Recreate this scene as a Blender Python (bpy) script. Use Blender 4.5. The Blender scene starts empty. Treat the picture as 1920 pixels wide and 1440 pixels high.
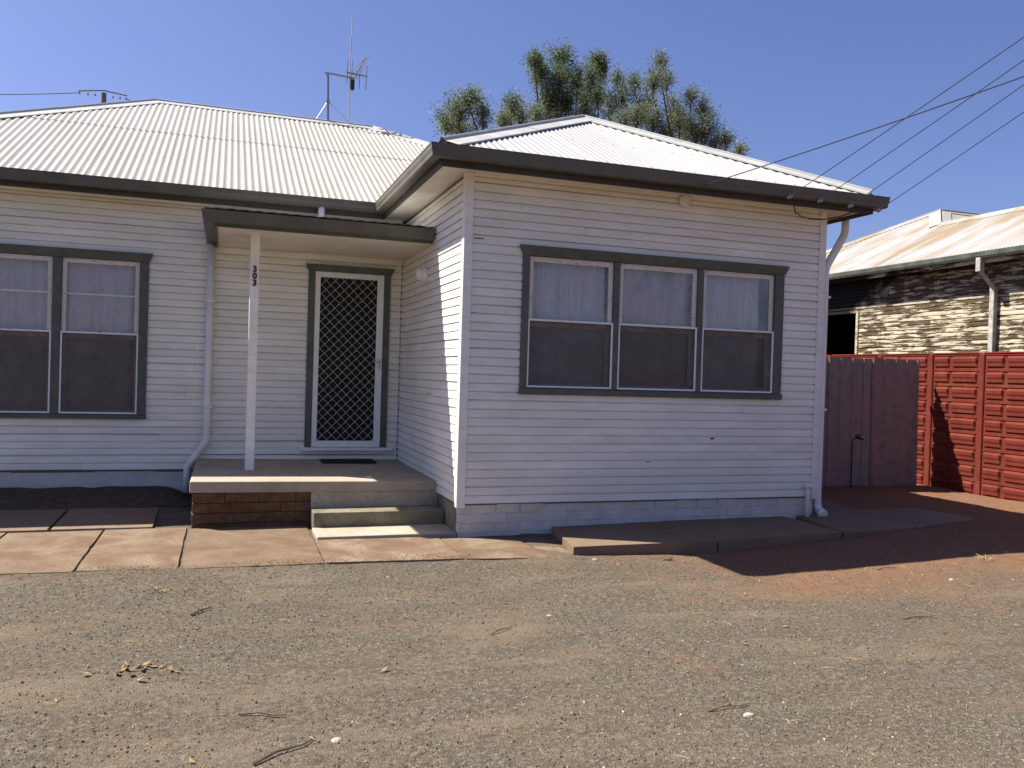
import bpy, math, random
import numpy as np
from mathutils import Vector, Matrix

random.seed(7)
RNG = np.random.default_rng(11)
scene = bpy.context.scene

# ------------------------------------------------------------------ camera
CAM = Vector((-2.0587, -7.3878, 1.49))
YAW, PITCH, ROLL = 0.3310, -0.0120, 0.0305
def cam_basis():
    F = Vector((math.sin(YAW)*math.cos(PITCH), math.cos(YAW)*math.cos(PITCH), math.sin(PITCH)))
    R = Vector((math.cos(YAW), -math.sin(YAW), 0)); U = R.cross(F)
    return F, R*math.cos(ROLL)+U*math.sin(ROLL), U*math.cos(ROLL)-R*math.sin(ROLL)
F_, R_, U_ = cam_basis()
cd = bpy.data.cameras.new('camera'); cam = bpy.data.objects.new('camera', cd)
scene.collection.objects.link(cam)
M = Matrix(((R_.x, U_.x, -F_.x, CAM.x), (R_.y, U_.y, -F_.y, CAM.y), (R_.z, U_.z, -F_.z, CAM.z), (0, 0, 0, 1)))
cam.matrix_world = M
cd.sensor_width = 36; cd.lens = 1569.97/1920*36; cd.clip_start = 0.05; cd.clip_end = 3000
scene.camera = cam

# ------------------------------------------------------------------ sky, sun, exposure
SUN = Vector((2.298, -1.366, -3.40)).normalized()          # direction the light travels
world = bpy.data.worlds.new('World'); scene.world = world; world.use_nodes = True
wn = world.node_tree.nodes; wl = world.node_tree.links
sky = wn.new('ShaderNodeTexSky'); sky.sky_type = 'NISHITA'; sky.sun_disc = False
sky.sun_elevation = math.asin(-SUN.z); sky.sun_rotation = math.atan2(-SUN.x, -SUN.y)
sky.altitude = 300; sky.air_density = 1.0; sky.dust_density = 1.6; sky.ozone_density = 7.5
bg = wn['Background']; bg.inputs['Strength'].default_value = 0.0645
wb = wn.new('ShaderNodeMix'); wb.data_type = 'RGBA'; wb.blend_type = 'MULTIPLY'      # even colour balance of the whole sky
wb.inputs[0].default_value = 1.0; wb.inputs[7].default_value = (1.09, .915, 1.055, 1)
wl.new(sky.outputs[0], wb.inputs[6]); wl.new(wb.outputs[2], bg.inputs['Color'])
sd = bpy.data.lights.new('sun', 'SUN'); sd.energy = 5.0; sd.angle = math.radians(0.53); sd.color = (1.0, 0.945, 0.85)
so = bpy.data.objects.new('sun', sd); scene.collection.objects.link(so)
so.rotation_euler = SUN.to_track_quat('-Z', 'Y').to_euler(); so.location = (-12, 9, 20)
vs = scene.view_settings
vs.view_transform = 'Standard'; vs.look = 'None'; vs.gamma = 1.0; vs.exposure = 1.08; vs.use_curve_mapping = False
scene.cycles.max_bounces = 8; scene.cycles.transparent_max_bounces = 12

# ------------------------------------------------------------------ helpers: objects
COL = scene.collection
ORG = {}
def tag(o, label=None, cat=None, group=None, kind=None):
    if label: o['label'] = label
    if cat: o['category'] = cat
    if group: o['group'] = group
    if kind: o['kind'] = kind
    return o
def empty(name, loc, label, cat, group=None):
    o = bpy.data.objects.new(name, None); COL.objects.link(o); o.location = loc; o.empty_display_size = 0.2
    ORG[o.name] = Vector(loc); return tag(o, label, cat, group)
def mk(name, verts, faces, mat, parent=None, smooth=False, loc=None):
    """one mesh object; verts in world space, origin at loc (or the parent's origin)"""
    base = ORG[parent.name] if parent is not None else Vector((0, 0, 0))
    org = Vector(loc) if loc is not None else base
    me = bpy.data.meshes.new(name)
    ox, oy, oz = org
    me.from_pydata([(v[0]-ox, v[1]-oy, v[2]-oz) for v in verts], [], faces); me.update()
    if mat: me.materials.append(mat)
    if smooth: me.polygons.foreach_set('use_smooth', [True]*len(me.polygons))
    o = bpy.data.objects.new(name, me); COL.objects.link(o)
    o.parent = parent; o.location = org-base
    ORG[o.name] = org
    return o
def mk_np(name, V, T, mat, parent=None, loc=(0, 0, 0), smooth=False, k=3):
    me = bpy.data.meshes.new(name)
    V = np.asarray(V, np.float32)-np.asarray(loc, np.float32); T = np.asarray(T, np.int32)
    me.vertices.add(len(V)); me.vertices.foreach_set('co', V.ravel())
    me.loops.add(T.size); me.loops.foreach_set('vertex_index', T.ravel())
    me.polygons.add(len(T)); me.polygons.foreach_set('loop_start', np.arange(0, T.size, k, dtype=np.int32))
    me.polygons.foreach_set('use_smooth', np.full(len(T), smooth))
    me.update(calc_edges=True); me.validate()
    me.materials.append(mat)
    o = bpy.data.objects.new(name, me); COL.objects.link(o)
    base = ORG[parent.name] if parent is not None else Vector((0, 0, 0))
    o.parent = parent; o.location = Vector(loc)-base; ORG[o.name] = Vector(loc)
    return o
class MB:
    """collects simple shapes into one vertex/face list"""
    def __init__(s): s.v = []; s.f = []
    def add(s, v, f):
        n = len(s.v); s.v += [tuple(a) for a in v]; s.f += [tuple(i+n for i in q) for q in f]; return s
    def box(s, x0, x1, y0, y1, z0, z1):
        return s.add([(x0,y0,z0),(x1,y0,z0),(x1,y1,z0),(x0,y1,z0),(x0,y0,z1),(x1,y0,z1),(x1,y1,z1),(x0,y1,z1)],
                     [(0,3,2,1),(4,5,6,7),(0,1,5,4),(1,2,6,5),(2,3,7,6),(3,0,4,7)])
    def bbox(s, x0, x1, y0, y1, z0, z1, b=.006):
        """box with chamfered vertical and top/bottom edges"""
        pr = []
        for z, i in ((z0, b), (z0+b, 0), (z1-b, 0), (z1, b)):
            X0, X1, Y0, Y1 = x0+i, x1-i, y0+i, y1-i
            pr.append([(X0+b,Y0,z),(X1-b,Y0,z),(X1,Y0+b,z),(X1,Y1-b,z),(X1-b,Y1,z),(X0+b,Y1,z),(X0,Y1-b,z),(X0,Y0+b,z)])
        n = 8; v = [p for r in pr for p in r]; f = [tuple(range(n))[::-1], tuple(range(3*n, 4*n))]
        for k in range(3):
            for j in range(n): f.append((k*n+j, k*n+(j+1) % n, (k+1)*n+(j+1) % n, (k+1)*n+j))
        return s.add(v, f)
    def tube(s, pts, r, n=8, cap=True):
        pts = [Vector(p) for p in pts]
        rs = r if isinstance(r, (list, tuple)) else [r]*len(pts)
        rings = []; prev = None
        for i, p in enumerate(pts):
            t = (pts[min(i+1, len(pts)-1)]-pts[max(i-1, 0)]).normalized()
            a = prev if prev is not None else (Vector((0, 0, 1)) if abs(t.z) < .9 else Vector((1, 0, 0)))
            u = (a-t*a.dot(t)).normalized(); w = t.cross(u); prev = u
            rings.append([p+(u*math.cos(2*math.pi*k/n)+w*math.sin(2*math.pi*k/n))*rs[i] for k in range(n)])
        v = [q for g in rings for q in g]; f = []
        for i in range(len(rings)-1):
            for k in range(n): f.append((i*n+k, i*n+(k+1) % n, (i+1)*n+(k+1) % n, (i+1)*n+k))
        if cap: f += [tuple(range(n))[::-1], tuple((len(rings)-1)*n+k for k in range(n))]
        return s.add(v, f)
    def disc(s, c, axis, prof, n=20):
        """lathe: prof = [(radius, distance along axis)]"""
        c = Vector(c); t = Vector(axis).normalized()
        a = Vector((0, 0, 1)) if abs(t.z) < .9 else Vector((1, 0, 0))
        u = (a-t*a.dot(t)).normalized(); w = t.cross(u); v = []; f = []
        for r, d in prof:
            v += [c+t*d+(u*math.cos(2*math.pi*k/n)+w*math.sin(2*math.pi*k/n))*r for k in range(n)]
        for i in range(len(prof)-1):
            for k in range(n): f.append((i*n+k, i*n+(k+1) % n, (i+1)*n+(k+1) % n, (i+1)*n+k))
        f += [tuple(range(n))[::-1], tuple((len(prof)-1)*n+k for k in range(n))]
        return s.add(v, f)
    def build(s, name, mat, parent=None, smooth=False, loc=None):
        return mk(name, s.v, s.f, mat, parent, smooth, loc)
def bend(pts, r=.08, n=5):
    """polyline with rounded corners"""
    pts = [Vector(p) for p in pts]; out = [pts[0]]
    for a, b, c in zip(pts, pts[1:], pts[2:]):
        d0 = (a-b); d1 = (c-b); q = min(r, d0.length*.45, d1.length*.45)
        p0 = b+d0.normalized()*q; p1 = b+d1.normalized()*q
        for i in range(n+1):
            t = i/n; out.append(p0*(1-t)**2+b*2*t*(1-t)+p1*t*t)
    return out+[pts[-1]]
def vnoise(x, y, seed=0, s=1.0):
    """smooth value noise, numpy"""
    x = np.asarray(x)*s+seed*17.3; y = np.asarray(y)*s+seed*9.1
    xi = np.floor(x).astype(int); yi = np.floor(y).astype(int); fx = x-xi; fy = y-yi
    fx = fx*fx*(3-2*fx); fy = fy*fy*(3-2*fy)
    def h(a, b): return np.modf(np.abs(np.sin(a*127.1+b*311.7+seed*74.7)*43758.5453))[0]
    return (h(xi, yi)*(1-fx)+h(xi+1, yi)*fx)*(1-fy)+(h(xi, yi+1)*(1-fx)+h(xi+1, yi+1)*fx)*fy
def sst(a, b, x):
    t = np.clip((x-a)/(b-a), 0, 1); return t*t*(3-2*t)

# ------------------------------------------------------------------ helpers: materials
class MT:
    def __init__(s, name, rough=.6, spec=.3):
        s.m = bpy.data.materials.new(name); s.m.use_nodes = True
        s.n = s.m.node_tree.nodes; s.l = s.m.node_tree.links; s.b = s.n['Principled BSDF']
        s.b.inputs['Roughness'].default_value = rough; s.b.inputs['Specular IOR Level'].default_value = spec
        s.tc = s.n.new('ShaderNodeTexCoord'); s.k = 0
    def co(s, sx=1, sy=1, sz=1, src='Object'):
        mp = s.n.new('ShaderNodeMapping'); mp.inputs['Scale'].default_value = (sx, sy, sz)
        s.l.new(s.tc.outputs[src], mp.inputs['Vector']); return mp.outputs[0]
    def noise(s, scale=5, detail=4, rough=.6, vec=None, dist=0):
        n = s.n.new('ShaderNodeTexNoise'); n.inputs['Scale'].default_value = scale; n.inputs['Detail'].default_value = detail
        n.inputs['Roughness'].default_value = rough; n.inputs['Distortion'].default_value = dist
        s.l.new(vec if vec is not None else s.tc.outputs['Object'], n.inputs['Vector']); return n.outputs['Fac']
    def voro(s, scale=50, vec=None, out='Distance'):
        n = s.n.new('ShaderNodeTexVoronoi'); n.inputs['Scale'].default_value = scale
        s.l.new(vec if vec is not None else s.tc.outputs['Object'], n.inputs['Vector']); return n.outputs[out]
    def ramp(s, fac, stops):
        r = s.n.new('ShaderNodeValToRGB'); e = r.color_ramp.elements
        while len(e) < len(stops): e.new(.5)
        for q, (p, c) in zip(e, stops):
            q.position = p; q.color = (c, c, c, 1) if not isinstance(c, tuple) else (*c, 1)
        s.l.new(fac, r.inputs[0]); return r.outputs[0]
    def mix(s, a, b, fac, mode='MIX'):
        x = s.n.new('ShaderNodeMix'); x.data_type = 'RGBA'; x.blend_type = mode
        for sock, val in ((x.inputs[6], a), (x.inputs[7], b), (x.inputs[0], fac)):
            if isinstance(val, tuple): sock.default_value = (*val, 1)
            elif isinstance(val, (int, float)): sock.default_value = val
            else: s.l.new(val, sock)
        return x.outputs[2]
    def math(s, op, a, b=0.0, clamp=False):
        x = s.n.new('ShaderNodeMath'); x.operation = op; x.use_clamp = clamp
        for i, val in enumerate((a, b)):
            if isinstance(val, (int, float)): x.inputs[i].default_value = val
            else: s.l.new(val, x.inputs[i])
        return x.outputs[0]
    def rnd(s):
        o = s.n.new('ShaderNodeObjectInfo'); return o.outputs['Random']
    def xyz(s):
        g = s.n.new('ShaderNodeNewGeometry'); x = s.n.new('ShaderNodeSeparateXYZ'); s.l.new(g.outputs['Position'], x.inputs[0]); return x.outputs
    def col(s, c):
        if isinstance(c, tuple): s.b.inputs['Base Color'].default_value = (*c, 1)
        else: s.l.new(c, s.b.inputs['Base Color'])
        return s
    def bump(s, h, strength=.3, dist=.005):
        b = s.n.new('ShaderNodeBump'); b.inputs['Strength'].default_value = strength; b.inputs['Distance'].default_value = dist
        s.l.new(h, b.inputs['Height']); s.l.new(b.outputs[0], s.b.inputs['Normal']); return s
def simple(name, c, rough=.6, var=.12, scale=6, bump=.15, spec=.3, metal=0, detail=5):
    t = MT(name, rough, spec); n = t.noise(scale, detail)
    dk = tuple(max(0, x*(1-var*1.6)) for x in c); lt = tuple(min(1, x*(1+var)) for x in c)
    t.col(t.ramp(n, [(.3, dk), (.7, lt)])); t.b.inputs['Metallic'].default_value = metal
    if bump: t.bump(t.noise(scale*12, 4), bump, .003)
    return t.m

# white house paint with grime, chips and slight tone change from board to board
def paint_boards(name, c, chips=.71):
    t = MT(name, .55, .3)
    s1 = t.noise(3.0, 5, .6, t.co(.5, .5, 3)); s2 = t.noise(26, 5, .65, t.co(.35, .35, 1.4)); s3 = t.noise(1.1, 3)
    a = t.mix(tuple(x*.84 for x in c), tuple(min(1, x*1.06) for x in c), t.ramp(s1, [(.3, 0.), (.7, 1.)]))
    a = t.mix(a, tuple(x*f for x, f in zip(c, (.72, .66, .60))), t.math('MULTIPLY', t.ramp(s2, [(.54, 0.), (.74, 1.)]), .6))
    a = t.mix(a, tuple(x*f for x, f in zip(c, (.86, .80, .74))), t.math('MULTIPLY', t.ramp(s3, [(.45, 0.), (.75, 1.)]), .6))
    r = t.rnd(); a = t.mix(a, (.60, .55, .49), t.math('MULTIPLY', r, .26))
    ch = t.ramp(t.noise(60, 3, .7, t.co(.25, .25, 1.2)), [(chips, 0.), (chips+.03, 1.)])
    a = t.mix(a, (.20, .17, .145), t.math('MULTIPLY', ch, .85))
    t.col(a); t.bump(s2, .25, .004); return t.m
M_board = paint_boards('white_board_paint', (.87, .86, .77))
M_trim = paint_boards('white_trim_paint', (.87, .86, .80), .74)
M_old = paint_boards('worn_sash_paint', (.74, .71, .64), .60)
M_green = simple('green_grey_trim', (.100, .112, .088), .5, .15, 9)
M_gutter = simple('brown_grey_gutter', (.110, .099, .074), .42, .14, 5, .08, .4)
M_fascia = simple('dark_fascia', (.060, .052, .042), .55, .14, 6)
M_soffit = simple('cream_soffit', (.80, .74, .64), .65, .08, 3)
M_pipe = simple('white_pipe', (.78, .76, .70), .45, .06, 4, .05)
M_alu = simple('white_aluminium', (.80, .81, .79), .4, .05, 8, .03)
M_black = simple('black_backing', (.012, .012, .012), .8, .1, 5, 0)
M_dark = simple('dark_room', (.10, .09, .08), .9, .1, 3, 0)
M_grille = simple('silver_grille', (.44, .47, .38), .4, .08, 20, 0)
M_steel = simple('grey_steel', (.23, .23, .24), .45, .12, 12, .05, .5, .6)
M_alupale = simple('pale_aluminium', (.55, .56, .58), .4, .08, 10, 0, .5, .5)
M_cable = simple('black_cable', (.02, .02, .022), .6, .1, 5, 0)
M_porc = simple('porcelain', (.36, .38, .36), .25, .08, 8, 0, .5)
M_rubber = simple('black_rubber', (.018, .017, .017), .9, .2, 30, .6)
M_timberpole = simple('weathered_pole', (.20, .17, .14), .85, .2, 5, .4)
M_bark = simple('bark', (.06, .05, .04), .9, .25, 6, .6)
M_twig = simple('dry_twig', (.16, .115, .075), .9, .25, 20, .3)
M_straw = simple('dry_straw', (.50, .40, .20), .8, .2, 20, 0)
M_lightdome = simple('opal_dome', (.70, .70, .72), .25, .04, 5, 0, .5)

# corrugated roof: cream paint over zinc with faint rust-brown run-off in the valleys
def roof_mat(name, c, stain, amt, valley=False):
    t = MT(name, .55, .3)
    s1 = t.noise(1.3, 5, .6, t.co(2.2, .35, .35)); s2 = t.noise(8, 5, .65)
    a = t.mix(c, stain, t.math('MULTIPLY', t.ramp(s1, [(.42, 0.), (.78, 1.)]), amt))
    a = t.mix(a, tuple(x*.80 for x in c), t.math('MULTIPLY', t.ramp(s2, [(.5, 0.), (.8, 1.)]), .4))
    a = t.mix(a, tuple(x*.84 for x in c), t.math('MULTIPLY', t.rnd(), .35))
    if valley:   # brown dust lying in the valleys of the corrugations
        x = t.xyz(); ph = t.math('MULTIPLY', t.math('SUBTRACT', x[0], -6.55+.006), 6.28319/.0762)
        w = t.ramp(t.math('MULTIPLY', t.math('COSINE', ph), -.5), [(.0, 0.), (.45, 1.)])
        a = t.mix(a, stain, t.math('MULTIPLY', w, t.ramp(t.noise(2.5, 4), [(.25, .35), (.7, .85)])))
    t.col(a); t.bump(s2, .1, .003); return t.m
M_roof = roof_mat('cream_roof_paint', (.46, .45, .415), (.315, .245, .155), .45, True)
M_roof2 = roof_mat('white_roof_paint', (.44, .437, .42), (.37, .34, .29), .4)
M_cap = simple('pale_ridge_cap', (.47, .47, .43), .5, .10, 4, .08)

# concrete, paving, stone
def concrete(name, c, c2, sc=2.2, bump=.5):
    t = MT(name, .85, .2)
    n1 = t.noise(sc, 6, .62, None, .4); n2 = t.noise(40, 5, .7); n3 = t.noise(sc*.45, 3)
    a = t.mix(c, c2, t.ramp(n1, [(.40, 0.), (.60, 1.)]))
    a = t.mix(a, tuple(x*.66 for x in c), t.math('MULTIPLY', t.ramp(n2, [(.46, 0.), (.66, 1.)]), .6))
    a = t.mix(a, tuple(x*.80 for x in c), t.math('MULTIPLY', t.ramp(t.noise(11, 6, .75), [(.5, 0.), (.7, 1.)]), .55))
    a = t.mix(a, tuple(x*.82 for x in c), t.math('MULTIPLY', t.rnd(), .5))
    t.col(a); t.bump(n2, bump, .004); return t.m
M_pave = concrete('terracotta_paving', (.155, .097, .058), (.262, .200, .140), 2.2, .8)
M_path = concrete('grey_brown_path', (.20, .135, .085), (.24, .18, .125), 2)
M_porch = concrete('porch_concrete', (.37, .31, .235), (.47, .40, .31), 3)
M_porchgreen = concrete('mossy_concrete', (.17, .155, .10), (.29, .25, .175), 4)
M_plinth = concrete('bluish_white_plinth', (.66, .63, .57), (.54, .50, .45), 4)
M_wbrick = concrete('whitewashed_brick', (.68, .65, .59), (.57, .53, .48), 6, .8)
M_mortar = simple('mortar', (.60, .57, .52), .9, .15, 20, .4)
M_brown = concrete('brown_stone', (.105, .056, .027), (.185, .11, .055), 9, 1.0)
M_brownjoint = simple('dark_mortar', (.10, .056, .028), .95, .2, 20, .5)

# red precast wall
t = MT('red_oxide_paint', .82, .15); n = t.noise(4, 5); n2 = t.noise(45, 4, .7)
a = t.mix((.110, .017, .010), (.170, .030, .018), t.ramp(n, [(.3, 0.), (.7, 1.)]))
a = t.mix(a, (.20, .068, .042), t.math('MULTIPLY', t.ramp(t.noise(7, 6, .75), [(.5, 0.), (.75, 1.)]), .55)); a = t.mix(a, (.26, .09, .06), t.math('MULTIPLY', t.ramp(n2, [(.58, 0.), (.75, 1.)]), .5))
a = t.mix(a, (.15, .032, .022), t.math('MULTIPLY', t.rnd(), .4)); t.col(a).bump(n2, .4, .004); M_red = t.m
# faded pink-grey sheet iron
t = MT('faded_sheet_iron', .6, .35); n = t.noise(2.2, 5, .6, t.co(4, 4, .5)); n2 = t.noise(9, 6, .7)
a = t.mix((.22, .19, .165), (.31, .175, .155), t.ramp(n, [(.40, 0.), (.62, 1.)]))
a = t.mix(a, (.14, .065, .05), t.math('MULTIPLY', t.ramp(n2, [(.48, 0.), (.66, 1.)]), .75))
a = t.mix(a, (.27, .255, .23), t.math('MULTIPLY', t.rnd(), .6)); t.col(a).bump(n2, .15, .003); M_iron = t.m

# neighbour: peeling paint over dark timber, charred towards one end
def peel(name, charred=True):
    t = MT(name, .85, .15)
    va = t.n.new('ShaderNodeVectorMath'); va.operation = 'ADD'; cb = t.n.new('ShaderNodeCombineXYZ')   # every board peels in its own way
    t.l.new(t.math('MULTIPLY', t.rnd(), 40.0), cb.inputs[1]); t.l.new(t.co(1, .55, 4.0), va.inputs[0]); t.l.new(cb.outputs[0], va.inputs[1])
    n = t.noise(3.4, 7, .74, va.outputs[0], .2); n2 = t.noise(.9, 3)
    f = t.math('ADD', t.math('ADD', n, t.math('MULTIPLY', n2, .35)), t.math('MULTIPLY', t.math('SUBTRACT', t.rnd(), .5), .10))
    pm = t.ramp(f, [(.630, 0.), (.675, 1.)])
    g = t.noise(18, 5, .7, t.co(1, .3, 3))
    wood = t.ramp(g, [(.3, (.035, .024, .014)), (.7, (.11, .08, .045))])
    a = t.mix((.45, .39, .285), wood, pm)
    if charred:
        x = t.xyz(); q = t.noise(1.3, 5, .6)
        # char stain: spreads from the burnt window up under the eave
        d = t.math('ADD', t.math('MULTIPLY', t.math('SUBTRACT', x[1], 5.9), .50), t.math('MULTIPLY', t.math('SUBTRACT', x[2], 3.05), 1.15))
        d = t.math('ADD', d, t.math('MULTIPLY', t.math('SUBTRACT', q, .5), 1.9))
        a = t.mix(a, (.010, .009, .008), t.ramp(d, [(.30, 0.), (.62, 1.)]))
    t.col(a); t.bump(n, .6, .006); return t.m
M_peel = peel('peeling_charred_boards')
t = MT('rusty_zinc_roof', .55, .35); n = t.noise(1.1, 6, .62, t.co(.25, 1.6, .25), .5); n2 = t.noise(7, 6, .7); n3 = t.noise(.45, 3)
a = t.mix((.34, .34, .335), (.275, .222, .148), t.ramp(t.math('ADD', t.math('MULTIPLY', n, .6), t.math('MULTIPLY', n3, .5)), [(.49, 0.), (.62, 1.)]))
a = t.mix(a, (.22, .15, .08), t.math('MULTIPLY', t.ramp(n, [(.55, 0.), (.75, 1.)]), .75))
a = t.mix(a, (.15, .11, .07), t.math('MULTIPLY', t.ramp(n2, [(.6, 0.), (.8, 1.)]), .5)); t.col(a).bump(n2, .2, .004); M_rust = t.m
M_zincpipe = simple('peeling_grey_pipe', (.40, .385, .34), .55, .25, 9, .1)
M_patina = simple('patina_gutter', (.085, .095, .075), .5, .3, 4, .1)

# glass, fly screen, curtain
t = MT('window_glass'); t.n.remove(t.b); out = t.n['Material Output']
tr = t.n.new('ShaderNodeBsdfTransparent'); tr.inputs[0].default_value = (.94, .94, .95, 1)
gl = t.n.new('ShaderNodeBsdfGlossy'); gl.inputs['Roughness'].default_value = .02
fr = t.n.new('ShaderNodeFresnel'); fr.inputs[0].default_value = 1.5
ms = t.n.new('ShaderNodeMixShader'); t.l.new(fr.outputs[0], ms.inputs[0]); t.l.new(tr.outputs[0], ms.inputs[1]); t.l.new(gl.outputs[0], ms.inputs[2])
df = t.n.new('ShaderNodeBsdfDiffuse'); df.inputs[0].default_value = (.72, .68, .66, 1)      # dusty film
ms2 = t.n.new('ShaderNodeMixShader'); dn = t.noise(3, 6, .7); dr = t.ramp(dn, [(.4, .04), (.75, .30)]); t.l.new(dr, ms2.inputs[0])
t.l.new(ms.outputs[0], ms2.inputs[1]); t.l.new(df.outputs[0], ms2.inputs[2]); t.l.new(ms2.outputs[0], out.inputs[0]); M_glass = t.m
t = MT('fly_screen_mesh'); t.n.remove(t.b); out = t.n['Material Output']
tr = t.n.new('ShaderNodeBsdfTransparent'); df = t.n.new('ShaderNodeBsdfDiffuse'); df.inputs[0].default_value = (.125, .105, .095, 1)
ms = t.n.new('ShaderNodeMixShader'); dn = t.noise(5, 5); dr = t.ramp(dn, [(.3, .30), (.7, .44)]); t.l.new(dr, ms.inputs[0])
t.l.new(tr.outputs[0], ms.inputs[1]); t.l.new(df.outputs[0], ms.inputs[2]); t.l.new(ms.outputs[0], out.inputs[0]); M_screen = t.m
t = MT('sheer_curtain', .9, .1); n = t.noise(3, 4, .6, t.co(6, 6, .6))
t.col(t.ramp(n, [(.25, (.72, .69, .70)), (.6, (.93, .92, .94))])); M_curtain = t.m
t = MT('white_net_curtain', .9, .1); n = t.noise(3, 4, .6, t.co(9, 9, .4)); t.col(t.ramp(n, [(.3, (.80, .80, .84)), (.6, (.95, .95, .97))])); M_curtain2 = t.m
t = MT('stained_curtain', .9, .1); n = t.noise(4, 5, .7); t.col(t.ramp(n, [(.3, (.52, .47, .44)), (.65, (.86, .83, .83))])); M_curtain3 = t.m

# ground
t = MT('gravel_and_red_dirt', .95, .15)
x = t.xyz()
big = t.noise(.55, 5, .6); mid = t.noise(1.9, 5, .65, t.co(.6, 1.5, 1), .4); fine = t.noise(70, 4, .75); vf = t.voro(130)
dirt = t.ramp(t.noise(8, 5), [(.3, (.178, .085, .044)), (.7, (.228, .118, .065))])
grav = t.ramp(t.voro(115, None, 'Color'), [(.0, (.052, .043, .030)), (.35, (.085, .072, .052)), (.7, (.109, .093, .069)), (1., (.155, .135, .102))])
brown = t.mix(grav, (.112, .082, .053), .58)
g2 = t.mix(grav, brown, t.ramp(mid, [(.42, 0.), (.58, 1.)]))
# red earth: to the right of the yard, close to the walls, and in worn patches
right = t.math('MULTIPLY', t.math('SUBTRACT', x[0], .4), .26); near = t.math('MULTIPLY', t.math('ADD', x[1], 3.4), .34)
f = t.math('ADD', t.math('MINIMUM', right, near), t.math('MULTIPLY', t.math('SUBTRACT', big, .5), 1.6))
f = t.math('MAXIMUM', f, t.math('MULTIPLY', t.math('SUBTRACT', x[0], 7.6), 2.0))
f2 = t.math('MULTIPLY', t.ramp(t.noise(1.1, 5, .65), [(.62, 0.), (.76, 1.)]), .55)
fac = t.math('MAXIMUM', t.ramp(t.math('ADD', f, t.math('MULTIPLY', t.math('SUBTRACT', t.noise(9, 5, .7), .5), .7)), [(.08, 0.), (.62, 1.)]), f2)
grain = t.noise(36, 5, .85); g2 = t.mix(g2, (.215, .188, .140), t.math('MULTIPLY', t.ramp(grain, [(.51, 0.), (.63, 1.)]), .80)); g2 = t.mix(g2, (.042, .034, .023), t.math('MULTIPLY', t.ramp(grain, [(.36, 1.), (.47, 0.)]), .70))
# pale dust blown into long drifts, and compacted darker lanes between them
g2 = t.mix(g2, (.178, .135, .092), t.math('MULTIPLY', t.ramp(t.noise(1.25, 6, .7, t.co(.55, 1.7, 1), .6), [(.50, 0.), (.66, 1.)]), .72))
g2 = t.mix(g2, (.060, .052, .040), t.math('MULTIPLY', t.ramp(t.noise(2.3, 6, .75, t.co(.5, 1.5, 1), .8), [(.55, 0.), (.70, 1.)]), .35))
a = t.mix(g2, dirt, t.math('MULTIPLY', fac, .80)); a = t.mix(a, (.08, .07, .06), t.math('MULTIPLY', t.ramp(fine, [(.62, 0.), (.75, 1.)]), .35))
t.col(a); h = t.math('ADD', fine, t.math('MULTIPLY', vf, -.9)); t.bump(h, .7, .008); M_ground = t.m
t = MT('gravel_stones', .9, .2); r = t.voro(70, None, 'Color'); sep = t.n.new('ShaderNodeSeparateColor'); t.l.new(r, sep.inputs[0])
t.col(t.ramp(sep.outputs[0], [(0., (.078, .066, .048)), (.3, (.112, .096, .070)), (.55, (.150, .130, .097)), (.8, (.195, .171, .130)), (1., (.32, .285, .22))])); M_stone = t.m
M_paleStone = simple('pale_quartz', (.42, .38, .30), .8, .12, 30, .4)
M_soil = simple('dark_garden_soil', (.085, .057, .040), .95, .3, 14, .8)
# foliage
def leafmat(name, a, b, c):
    t = MT(name, .5, .35); g = t.voro(2.2, None, 'Color'); sp = t.n.new('ShaderNodeSeparateColor'); t.l.new(g, sp.inputs[0])
    q = t.math('ADD', t.math('MULTIPLY', sp.outputs[0], .55), t.math('MULTIPLY', t.noise(11, 3), .5))
    cr = t.ramp(q, [(.2, a), (.5, b), (.85, c)]); t.col(cr)
    tl = t.n.new('ShaderNodeBsdfTranslucent'); t.l.new(t.mix(cr, (1.1, 1.15, .8), 1.0, 'MULTIPLY'), tl.inputs[0])
    mx = t.n.new('ShaderNodeMixShader'); mx.inputs[0].default_value = .45; out = t.n['Material Output']
    t.l.new(t.b.outputs[0], mx.inputs[1]); t.l.new(tl.outputs[0], mx.inputs[2]); t.l.new(mx.outputs[0], out.inputs[0]); return t.m
M_leaf1 = leafmat('olive_leaves', (.078, .100, .064), (.130, .158, .100), (.20, .23, .145))
M_leaf2 = leafmat('deep_green_leaves', (.055, .080, .044), (.100, .134, .070), (.17, .20, .10))
M_leaf3 = leafmat('grey_green_leaves', (.092, .116, .084), (.148, .178, .122), (.22, .25, .17))

# ================================================================== THE SETTING
def gz(x, y):
    x = np.asarray(x, float); y = np.asarray(y, float)
    z = -.030+.07*sst(2.0, 5.5, x)*sst(-3.5, -1.2, y)-.02*sst(-2, -4.5, y)
    z = z+.026*sst(1.3, 3.0, x)*sst(-2.2, -1.15, y)
    z = z+.014*sst(-1.9, -1.1, y)*sst(1.2, .6, x)-.012*sst(-.80, -.70, y)*sst(.75, .45, x)*sst(1.7, 1.2, y)
    z = z+.115*sst(1.9, 2.7, y)*sst(-2.3, -2.7, x)
    near = sst(16, 9, np.abs(x))*sst(12, 8, np.abs(y))
    z = z+(vnoise(x, y, 1, .9)-.5)*.030*near+(vnoise(x, y, 2, 3.1)-.5)*.012*near+(vnoise(x, y, 3, 11)-.5)*.008*near
    return z
def axis(a, b, step, far):
    c = list(np.arange(a, b+1e-6, step)); s = step; v = b
    while v < far: s *= 1.25; v += s; c.append(v)
    s = step; v = a
    while v > -far: s *= 1.25; v -= s; c.insert(0, v)
    return np.array(c)
gx = axis(-6.0, 9.0, .05, 700); gy = axis(-6.2, 3.2, .05, 700)
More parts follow.
